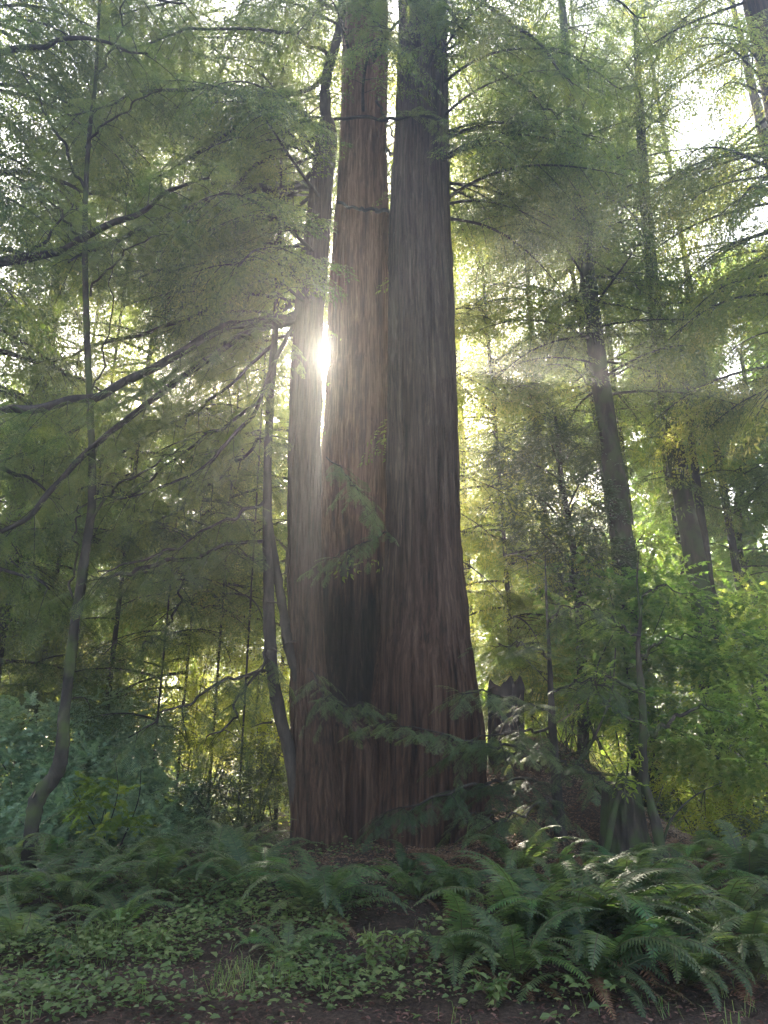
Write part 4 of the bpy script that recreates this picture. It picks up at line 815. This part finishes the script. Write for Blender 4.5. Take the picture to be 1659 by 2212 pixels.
mr = stump('mossy_stump', 'old mossy stump with flared roots and a young tree growing on it', ms[0] + .02, ms[1] + .45, msz, W(1370, 1690, ms[1] + .4)[2], .27, (M['mossy'], M['mossy']), 83, .25, .5)
for k, (du, w0) in enumerate([(-78, .05), (58, .085)]):
    a_ = np.array(W(1372 + du * .4, 1700, ms[1] + .3)); b_ = np.array(W(1375 + du, 1872, ms[1] - .05))
    me = mkmesh('root', [(*tube(spline([a_, (a_ + b_) / 2 + [0, -.06, .05], b_ + [0, 0, -.1]], 20) - np.array([ms[0] + .02, ms[1] + .45, msz]), np.linspace(w0 * .6, w0 * 1.1, 20), 14, wob=.25, rng=rs(k)), 0, True)], [M['mossy']]); link('root', me, mr)
yt_b = np.array(W(1392, 1700, ms[1] + .5))
yt = thing('young_tree', 'young crooked tree rooted on top of the mossy stump', 'tree', tuple(yt_b))
P = [yt_b + [0, 0, -.1]] + [np.array(W(u, v, ms[1] + .5)) for u, v in ((1388, 1640), (1390, 1560), (1385, 1480), (1378, 1400), (1384, 1330), (1376, 1260), (1380, 1190))]
me, _, _ = trunk_mesh('trunk', np.array(P) - yt_b, [.08, .066, .056, .048, .036, .026, .016, .006], M['mossy'], 12, 70, .2, rs(10)); link('trunk', me, yt)
for k, (rows, r) in enumerate([([(1388, 1600), (1440, 1560), (1510, 1530), (1570, 1535)], [.035, .028, .02, .008]), ([(1385, 1500), (1330, 1470), (1290, 1480), (1270, 1520)], [.03, .022, .014, .006]), ([(1380, 1420), (1440, 1380), (1500, 1370)], [.025, .018, .008]),
        ([(1386, 1560), (1340, 1540), (1300, 1500), (1280, 1440)], [.03, .022, .015, .007]), ([(1378, 1380), (1330, 1340), (1270, 1330)], [.022, .015, .006]), ([(1382, 1300), (1430, 1270), (1480, 1280)], [.02, .014, .006])]):
    px_limb(yt, yt_b, [(u, v, ms[1] + .5 - .1 * i_) for i_, (u, v) in enumerate(rows)], r, 490 + k, templates=L_VINE, mat='maple', wood='mossy', sec_len=.4, sec_step=.18, spr_step=.16, size=.62, hang=.1)
def deadwood(name, label, rows, r, seed, mat='dead', catg='branch', group='dead branches on the mound', subs=4):
    P = spline(np.array([W(*q) for q in rows]), 30); b = P[0].copy(); rng = rs(seed)
    ch = [(*tube(P - b, np.linspace(r, r * .25, 30), 7, wob=.2, rng=rng), 0, True)]
    for k in range(subs):
        i_ = rng.randint(8, 26); d_ = rng.normal(size=3) * [1, .5, 1]; d_ /= np.linalg.norm(d_); l_ = rng.uniform(.15, .4)
        ch.append((*tube(spline([P[i_] - b, P[i_] - b + d_ * l_ * .5 + [0, 0, .02], P[i_] - b + d_ * l_ + [0, 0, -.04]], 8), np.linspace(r * .45, r * .1, 8), 5), 0, True))
    o = link(name, mkmesh(name, ch, [M[mat]]), None, tuple(b)); tag(o, label, catg, group); return o
deadwood('dead_branch', 'pale arched twig curling up in the light above the sawn stump', [(1205, 1560, 12.6), (1230, 1545, 12.5), (1250, 1525, 12.4), (1240, 1520, 12.4)], .016, 1, subs=3)
deadwood('dead_branch', 'long bare stick leaning against the left side of the mossy stump', [(1290, 1700, 12.3), (1330, 1760, 11.8), (1380, 1850, 11.3)], .035, 2, 'mossy')
deadwood('dead_branch', 'thin bare twigs spreading in front of the burnt stump', [(1075, 1600, 12.6), (1090, 1560, 12.6), (1112, 1540, 12.5), (1125, 1500, 12.5)], .015, 3, subs=7)
deadwood('fallen_log', 'short rotten log lying level across the top of the leaf mound', [(1210, 1672, 12.6), (1260, 1668, 12.5), (1330, 1676, 12.4)], .05, 4, 'redwood', 'log', subs=2)
deadwood('dead_branch', 'thin bowed stem rising right of the mossy stump', [(1430, 1830, 11.2), (1450, 1770, 11.3), (1500, 1720, 11.6), (1560, 1690, 12)], .022, 5, 'mossy', subs=3)
deadwood('dead_branch', 'mossy stick tilted between the mound and the young tree', [(1240, 1660, 12.8), (1280, 1600, 12.8), (1320, 1500, 12.9), (1330, 1400, 13)], .035, 6, 'mossy', subs=5)
deadwood('dead_branch', 'mossy pole leaning left behind the leaf mound', [(1300, 1620, 13.2), (1270, 1540, 13.3), (1290, 1440, 13.4), (1330, 1360, 13.5)], .03, 7, 'mossy', subs=5)
deadwood('dead_branch', 'bare stick lying on the soil below the big middle fern', [(630, 2012, 8.3), (690, 2000, 8.4), (750, 1985, 8.5)], .012, 8, subs=2)
deadwood('dead_branch', 'grey twig on the ground at the bottom right', [(1150, 2170, 6.4), (1200, 2185, 6.35), (1240, 2200, 6.3)], .008, 9, subs=1)

# ================================================================== FERNS
def frond(L, e0, e1, rng, width=.105, n=36, fill=1.):
    m = 26; s = np.linspace(0, 1, m); el = R(e0) - R(e0 + e1) * s ** 1.35; ds = L / (m - 1)
    x = np.r_[0, np.cumsum(np.cos(el[:-1]) * ds)]; z = np.r_[0, np.cumsum(np.sin(el[:-1]) * ds)]; y = .05 * L * np.sin(s * 2.5 + rng.rand() * 6) * s
    A = np.stack([x, y, z], -1); A -= A[0]
    Tn = np.gradient(A, axis=0); Tn /= np.linalg.norm(Tn, axis=1)[:, None]
    Vs = []; t0 = .12
    for k in range(n):
        f = t0 + (1 - t0) * (k + .5) / n; env = (min(1, (f - t0 + .05) / .22) ** .7) * (1 - f) ** .62 * 1.55
        p = np.array([np.interp(f, s, A[:, c]) for c in range(3)]); tg = np.array([np.interp(f, s, Tn[:, c]) for c in range(3)])
        sd = np.cross([0, 0, 1.], tg) + 1e-6; sd /= np.linalg.norm(sd); nn = np.cross(tg, sd); bw = L * (1 - t0) / n * .46 * fill
        for sg in (1, -1):
            l_ = width * L * 1.15 * env * rng.uniform(.88, 1.06); 
            if l_ < .004: continue
            d = sd * sg + tg * (.28 + .25 * f) + nn * rng.uniform(-.1, .22); d /= np.linalg.norm(d); dr = nn * -.16 * l_ + np.array([0, 0, -.10 * l_])
            a0 = p - tg * bw; a1 = p + tg * bw; b0 = p + d * l_ * .5 - tg * bw * .85 + dr * .25; b1 = p + d * l_ * .5 + tg * bw * .85 + dr * .25; tp = p + d * l_ + dr
            Vs.append([a0, a1, b1, b0, tp])
    Vs = np.array(Vs); k = len(Vs); Vf = Vs.reshape(-1, 3); o = np.arange(k)[:, None] * 5
    quads = o + np.array([[0, 1, 2, 3]]); tris = o + np.array([[3, 2, 4]])
    tv, tf = tube(A, np.linspace(.0055, .0018, m), 4)
    return (Vf, quads, tris), (tv, tf)
FR = {}
def frond_mesh(key, mat, L, e0, e1, seed, **kw):
    (V, Q_, T_), (tv, tf) = frond(L, e0, e1, rs(seed), **kw)
    # quads and triangles share vertices: keep both in one chunk list
    FR.setdefault(key, []).append(mkmesh('frond', [(V, Q_, 0), (V, T_, 0), (tv, tf, 1, True)], [M[mat], M['rachis']]))
for k, (e0, e1) in enumerate([(78, 35), (70, 20), (62, 40), (55, 45), (48, 30), (40, 40), (66, 65), (74, 55)]): frond_mesh('green', 'fern', 1, e0, e1, 500 + k)
for k, (e0, e1) in enumerate([(70, 30), (56, 45), (46, 38), (62, 60)]): frond_mesh('lit', 'fernlit', 1, e0, e1, 520 + k, width=.12)
for k, (e0, e1) in enumerate([(25, 60), (10, 55)]): frond_mesh('dead', 'ferndead', 1, e0, e1, 540 + k, width=.08, fill=.8)
FG = 'sword ferns on the bank'
def fern(label, u, v, size, n, seed, lit=0, dead=2, az=None, kind='sword_fern'):
    rng = rs(seed); p = G(u, v); root = thing(kind, label, 'fern', (p[0], p[1], p[2] - .02), FG)
    a0 = rng.uniform(0, 6.28)
    for k in range(n + dead + lit):
        key = 'green' if k < n else ('lit' if k < n + lit else 'dead')
        lst = FR[key]; a_ = a0 + k * 2.39996 + rng.uniform(-.25, .25)
        if az is not None and rng.rand() < .55: a_ = R(az) + rng.uniform(-.8, .8)
        s = size * rng.uniform(.72, 1.12) * (.8 if key == 'dead' else 1)
        f = link('frond', lst[rng.randint(len(lst))], root, (math.cos(a_) * .03, math.sin(a_) * .03, rng.uniform(0, .05)), (rng.uniform(-.3, .3), rng.uniform(-.18, .22), a_), (s, s * rng.uniform(.85, 1.15), s))
        if key == 'dead': f['label'] = 'dry brown frond hanging low'
    return root
FERNS = [
 ('large upright fern in front of the left redwood trunk, one bright frond', 690, 1985, 1.3, 19, 2),
 ('dark fern hugging the mound below the hemlock boughs', 985, 1955, 1.04, 13, 0),
 ('big arching fern at the centre of the right bank', 1130, 2030, 1.22, 18, 2),
 ('widest fern of the right bank, fronds hanging to the path edge', 1255, 2060, 1.40, 23, 3),
 ('fern behind the widest one, fronds against the brown leaf mound', 1230, 1950, 1.16, 16, 0),
 ('fern right of the widest one with long drooping tips', 1400, 2050, 1.28, 19, 2),
 ('fern below the mossy stump with fronds arching right', 1370, 1955, 1.10, 14, 1),
 ('fern with sunlit tips right of the mossy stump', 1490, 1945, 0.98, 12, 4),
 ('tall fern leaning out of the right edge beneath the bright bush', 1620, 1920, 1.28, 16, 1),
 ('broad fern at the right edge above the brown bracken', 1575, 2030, 1.22, 17, 1),
 ('low fern in the lower right corner over dry fronds', 1625, 2120, 1.16, 14, 0),
 ('fern on the mound slope lifting one long curled frond', 1120, 1895, 1.16, 10, 0),
 ('small fern spreading flat near the path below the dark mound', 1000, 2085, 0.98, 12, 1),
 ('drooping fern nearest the path at the bottom right', 1290, 2135, 1.10, 13, 1),
 ('fern between the drooping one and the lower right corner', 1480, 2130, 1.10, 13, 0),
 ('pale silvery fern at the left edge below the alder foot', 20, 1975, 1.23, 17, 1),
 ('fern at the left edge in front of the blue green thicket', 20, 1890, 1.12, 13, 0),
 ('spreading fern right of the alder foot with glinting fronds', 150, 1975, 1.12, 17, 2),
 ('fern in the shade behind the grass tuft', 120, 1900, 1.06, 13, 1),
 ('feathery fern below the young maple shoot', 240, 1905, 1.06, 14, 1),
 ('wide low fern with white shining tips left of the bare soil', 330, 1935, 1.06, 17, 1),
 ('fern behind the wide low one, under the dark thicket', 370, 1880, 1.01, 13, 0),
 ('greyish fern at the middle of the left bank', 460, 1905, 1.06, 16, 0),
 ('fern with arched fronds lit from behind near the redwood foot', 540, 1935, 1.12, 14, 3),
 ('fern against the dark hollow left of the redwood foot', 510, 1865, 0.95, 12, 1),
 ('low dark fern in the lower left corner', 30, 2060, 0.95, 12, 0),
 ('little fern tucked between the redwood foot and the dark mound', 870, 1900, 0.67, 9, 0),
 ('small fern at the foot of the sunlit bush', 1510, 1870, 0.92, 11, 1),
 ('fern crowding the soil in front of the right redwood trunk', 900, 1945, .8, 12, 0),
 ('small fern left of the dark soil, close to the path', 620, 2075, .6, 9, 2),
 ('low fern right of the nettle-like herbs at the path edge', 1120, 2120, .9, 13, 1),
 ('fern with yellowish fronds in front of the grass tuft at the left', 260, 2010, .75, 11, 4),
 ('fern half hiding the roots of the mossy stump', 1345, 1890, .75, 11, 1),
 ('small fern at the crest edge of the leaf mound, left of the mossy stump', 1255, 1870, .55, 8, 0),
 ('fern at the far right behind the leaning tall one', 1655, 1840, 1.04, 12, 0),
]
for k, (lb, u, v, s, n, lit) in enumerate(FERNS):
    fern(lb, u, v, s, n, 560 + k, lit, 3 if u < 1000 else 6, az=(-70 if u > 900 else None))
tag(fern('single young lady fern frond glowing on the soil at centre left', 545, 2050, .42, 1, 600, 3, 0, kind='lady_fern'), cat='fern')

# herbs with broad leaves
def herb(label, u, v, h, n, seed, mat='herb', leaf=None, catg='plant', name='leafy_herb'):
    rng = rs(seed); p = G(u, v); leaf = leaf or leaf_oval(.11, .06, .2); root = thing(name, label, catg, p, 'broad leaved herbs by the path')
    T = []; D = []; S = []; ch = []
    for k in range(n):
        a_ = rng.uniform(0, 6.28); t_ = np.array([math.cos(a_) * .14, math.sin(a_) * .1, rng.uniform(.75, 1.) * h]); b_ = rng.normal(size=3) * [.03, .03, 0]
        ch.append((*tube(spline([b_, (b_ + t_) / 2, t_], 6), [.004] * 6, 4), 1))
        for q in range(3):
            f = .4 + .2 * q + .2 * rng.rand(); pt = b_ + (t_ - b_) * f
            for sg in (0, math.pi): T.append(pt); aa = q * 1.57 + sg + a_; D.append([math.cos(aa), math.sin(aa), -.2]); S.append(rng.uniform(.6, 1.) * (1.2 - .4 * f))
    V, Fc = bake(leaf, frame(np.array(D), np.array([[0, 0, 1.]] * len(D)) + rng.uniform(-.3, .3, (len(D), 3))), np.array(T), S)
    link('leaf', mkmesh('leaf', [(V, Fc, 0)], [M[mat]]), root); link('stem', mkmesh('stem', [(a_, b_, 0) for a_, b_, _ in ch], [M['rachis']]), root)
herb('tall nettle-like herb clump with paired leaves at the middle of the path edge', 800, 2110, .38, 9, 610)
herb('smaller pale herb clump right of the nettle-like one', 870, 2090, .3, 6, 611)
herb('rounded leafy herb standing alone on the path edge below the ferns', 1065, 2175, .22, 7, 612)
herb('broad leaved herb at the far bottom left', 110, 2110, .25, 9, 613)
herb('broad leaved herb right of the bright grass tuft', 330, 2060, .22, 8, 614)

# ================================================================== STUFF: cover, grass, litter, undergrowth, distant wood
rng = rs(700)
def ground_pts(n, x0, x1, y0, y1, dens=None):
    x = rng.uniform(x0, x1, n); y = rng.uniform(y0, y1, n)
    if dens is not None: q = rng.rand(n) < dens(x, y); x = x[q]; y = y[q]
    return np.stack([x, y, gz(x, y)], -1)
def cover_d(x, y):
    nn = vn(x * 1.6 + 20, y * 1.6 + 7); left = 1 - sstep(.2, 1.4, x)
    left = 1 - sstep(-.9, .5, x); nn = nn * .6 + .4 * vn(x * .7 + 5, y * .9 + 77)
    return np.clip((nn - .36) * 5, 0, 1) * (.22 + .78 * left) * (sstep(5.3, 6.3, y)) * (1 - sstep(9.0, 10.5, y) * .7)
P = ground_pts(70000, -6, 6, 5.2, 11.5, cover_d); n = len(P); P[:, 2] += rng.uniform(.01, .22, n) * (.4 + vn(P[:, 0] * 2.3, P[:, 1] * 2.3 + 60))
a_ = rng.uniform(0, 6.28, n); D = np.stack([np.cos(a_), np.sin(a_), rng.uniform(-.3, .3, n)], -1); U = np.stack([rng.uniform(-.5, .5, n), rng.uniform(-.6, .3, n), np.ones(n)], -1)
ch = [(v_, f_, 0) for v_, f_ in scatter([leaf_oval(.06, .045, .15), leaf_lobed(.032), leaf_oval(.04, .03, .2)], P, D, U, rng.uniform(.4, 1.5, n), rng)]
tag(link('ground_cover', mkmesh('ground_cover', ch, [M['herb']])), 'low green herbs and ivy leaves along the edge of the path', None, None, 'stuff')
# grass
tuf = ground_pts(260, -5, 3.4, 5.6, 9.2, lambda x, y: np.clip((vn(x * 1.1 + 3, y * 1.1 + 40) - .3) * 2, 0, 1)); g0 = np.array(G(200, 2040))
tuf = np.vstack([tuf, g0 + rng.normal(size=(26, 3)) * [.12, .1, 0], np.array(G(560, 2130)) + rng.normal(size=(14, 3)) * [.25, .12, 0]])
B_ = np.repeat(tuf, 9, 0) + rng.normal(size=(len(tuf) * 9, 3)) * [.07, .07, 0]; n = len(B_); h = rng.uniform(.05, .2, n); h[-40 * 9:] *= 1.5
a_ = rng.uniform(0, 6.28, n); ln = rng.uniform(.4, 1.3, n); dx = np.stack([np.cos(a_), np.sin(a_), 0 * a_], -1); sd = np.stack([-np.sin(a_), np.cos(a_), 0 * a_], -1) * .003
m1 = B_ + dx * (ln * h * .3)[:, None] + np.array([0, 0, 1.]) * (h * .6)[:, None]; tp = B_ + dx * (ln * h)[:, None] + np.array([0, 0, 1.]) * (h * (1 - ln * .4))[:, None]
V = np.stack([B_ - sd, B_ + sd, m1 + sd * .8, m1 - sd * .8, tp], 1).reshape(-1, 3); o = np.arange(n)[:, None] * 5
tag(link('grass', mkmesh('grass', [(V, o + np.array([[0, 1, 2, 3]]), 0), (V, o + np.array([[3, 2, 4]]), 0)], [M['grass']])), 'thin green grass blades along the edge of the path', None, None, 'stuff')
# litter: curled dry leaves, needle bits
for nm_, lab_, mt_, P in (('leaf_litter', 'reddish needle and leaf litter covering the mound beside the redwood', 'litter', np.vstack([ground_pts(42000, .4, 5.6, 10.2, 15), ground_pts(6000, -2.6, 1.5, 9.8, 12)])),
                       ('forest_litter', 'brown leaf bits scattered over the soil of the bank, coloured dark for the shade', 'littershade', ground_pts(26000, -7, 7.5, 5, 12))):
    n = len(P); P[:, 2] += rng.uniform(.0, .035, n)
    a_ = rng.uniform(0, 6.28, n); D = np.stack([np.cos(a_), np.sin(a_), rng.uniform(-.4, .4, n)], -1); U = rng.uniform(-.6, .6, (n, 3)) + [0, 0, 1]
    ch = [(v_, f_, 0) for v_, f_ in scatter([leaf_oval(.05, .022, .5), leaf_oval(.07, .010, .1), leaf_oval(.09, .006, .1), leaf_oval(.035, .025, -.4)], P, D, U, rng.uniform(.4, 1.2, n), rng)]
    tag(link(nm_, mkmesh(nm_, ch, [M[mt_]])), lab_, None, None, 'stuff')
# undergrowth
P = ground_pts(5200, -16, 18, 13.5, 36, lambda x, y: np.where((abs(x) < 2.2) & (y < 15.5), 0, 1.)); P = P[~((P[:, 0] > .5) & (P[:, 0] < 4.8) & (P[:, 1] < 16.5))]
n = len(P); P[:, 2] += rng.uniform(.05, 1, n) * (.35 + 1.9 * vn(P[:, 0] * .5 + 9, P[:, 1] * .5 + 3) ** 1.3)
a_ = rng.uniform(0, 6.28, n); D = np.stack([np.cos(a_), np.sin(a_), rng.uniform(-.4, .4, n)], -1); U = rng.uniform(-.4, .4, (n, 3)) + [0, 0, 1]
ch = []
for k, (mk, tm) in enumerate((('maple', L_VINE), ('thimble', L_THIM), ('needle', SPR_FAR), ('huckle', L_OVAL))):
    q = rng.rand(n) < (.36, .34, .5, .3)[k]; sz = rng.uniform(1.1, 1.9, q.sum()) * (1.3 if k == 2 else 1)
    ch += [(v_, f_, k) for v_, f_ in scatter(tm, P[q], D[q], U[q], sz, rng)]
tag(link('undergrowth', mkmesh('undergrowth', ch, [M['maple'], M['thimble'], M['needle'], M['huckle']])), 'tangled leafy undergrowth on the forest floor behind the bank', None, None, 'stuff')
# distant wood
n = 60; az = np.linspace(-38, 38, n) + rng.uniform(-1, 1, n); dist = rng.uniform(38, 75, n); ch = []; lp = []
for k in range(n):
    cx_ = math.sin(R(az[k])) * dist[k]; cy_ = math.cos(R(az[k])) * dist[k]; H = rng.uniform(.22, .36) * dist[k]
    z0 = float(gz(cx_, cy_)); ch.append((*tube([(cx_, cy_, z0), (cx_ + .2, cy_, z0 + H * .5), (cx_, cy_, z0 + H)], [.45, .32, .08], 8), 0, True))
    m_ = 520; f = rng.rand(m_) ** .8; rad = (1 - f * .75) * rng.uniform(3.2, 4.8); aa = rng.uniform(0, 6.28, m_); rr_ = rad * rng.rand(m_) ** .5
    lp.append(np.stack([cx_ + np.cos(aa) * rr_, cy_ + np.sin(aa) * rr_, z0 + .6 + f * H + np.sin(aa * 3 + k) * .5 - rr_ * .3], -1))
lp = np.concatenate(lp); q = kp(lp, rng); lp = lp[q]; n = len(lp)
a_ = rng.uniform(0, 6.28, n); D = np.stack([np.cos(a_), np.sin(a_), rng.uniform(-.8, .2, n)], -1); U = rng.uniform(-.5, .5, (n, 3)) + [0, 0, 1]; half = rng.rand(n) < .5
FARL = leafy_spray(leaf_oval(.34, .2), 1.1, 9, rs(77), .5)
ch += [(v_, f_, 1) for v_, f_ in scatter([FARL], lp[half], D[half], U[half], rng.uniform(.6, 1.2, half.sum()), rng)]
ch += [(v_, f_, 2) for v_, f_ in scatter([FARL], lp[~half], D[~half], U[~half], rng.uniform(.6, 1.2, (~half).sum()), rng)]
tag(link('distant_woods', mkmesh('distant_woods', ch, [M['darkbark'], M['needle'], M['maple']])), 'far hazy wood closing the view behind the trees', None, None, 'stuff')

# the break in the foliage through which the sun shines: drop boughs and leaves that cross it
bpy.context.view_layer.update()
sd_ = np.array(sun_dir); gone = set()
for o in list(bpy.data.objects):
    if o.type != 'MESH' or o.name.split('.')[0] not in ('foliage', 'crown', 'branch', 'limb', 'distant_woods', 'undergrowth'): continue
    me = o.data; mw = np.array(o.matrix_world)
    bb = np.array([mw @ np.array([*c, 1]) for c in o.bound_box])[:, :3] - np.array(CAM); t_ = bb @ sd_
    c_ = (bb.min(0) + bb.max(0)) / 2; rad_ = np.linalg.norm(bb.max(0) - bb.min(0)) / 2; tt_ = c_ @ sd_
    if np.linalg.norm(c_ - sd_ * tt_) > rad_ + .5: continue
    v = np.empty(len(me.vertices) * 3, np.float32); me.vertices.foreach_get('co', v); v = v.reshape(-1, 3) @ mw[:3, :3].T + mw[:3, 3] - np.array(CAM)
    tt_ = v @ sd_; dd_ = np.linalg.norm(v - tt_[:, None] * sd_, axis=1); hit = (dd_ < SUN_GAP) & (tt_ > 1)
    if not hit.any(): continue
    if me.users > 1: me = o.data = me.copy()
    import bmesh as _b
    bm = _b.new(); bm.from_mesh(me); bm.verts.ensure_lookup_table()
    fs = {f for i_ in np.nonzero(hit)[0] for f in bm.verts[int(i_)].link_faces}
    bmesh_del = _b.ops.delete(bm, geom=list(fs), context='FACES'); bm.to_mesh(me); bm.free()

# ================================================================== THE SUN'S DISC (far outside the haze) and THE ADDED HAZE that stands in for lens flare
bs = bpy.data.meshes.new('sun'); import bmesh
bm = bmesh.new(); bmesh.ops.create_uvsphere(bm, u_segments=32, v_segments=16, radius=500 * math.tan(R(.65))); bm.to_mesh(bs); bm.free()
m, t, out = new_mat('sun_glow'); e = t.nodes.new('ShaderNodeEmission'); e.inputs[0].default_value = (1, .93, .82, 1); e.inputs[1].default_value = 400; tb_ = t.nodes.new('ShaderNodeBsdfTransparent'); ad_ = t.nodes.new('ShaderNodeAddShader'); t.links.new(e.outputs[0], ad_.inputs[0]); t.links.new(tb_.outputs[0], ad_.inputs[1]); t.links.new(ad_.outputs[0], out.inputs[0])
bs.materials.append(m); so_ = link('sun', bs, None, tuple(np.array(CAM) + np.array(sun_dir) * 500)); tag(so_, kind='structure', label='white disc of the sun between the trunks')
bm = bmesh.new(); bmesh.ops.create_cube(bm, size=1); hz = bpy.data.meshes.new('haze'); bm.to_mesh(hz); bm.free()
m, t, out = new_mat('flare_haze'); pv = t.nodes.new('ShaderNodeVolumePrincipled'); pv.inputs['Color'].default_value = (.95, .96, .98, 1)
pv.inputs['Density'].default_value = HAZE_DENSITY; pv.inputs['Anisotropy'].default_value = HAZE_ANISO; t.links.new(pv.outputs[0], out.inputs['Volume'])
hz.materials.append(m); ho = link('haze', hz, None, (0, 80, 21), (0, 0, 0), (360, 240, 46)); tag(ho, kind='stuff', label='thin haze added to stand in for the lens flare veil')
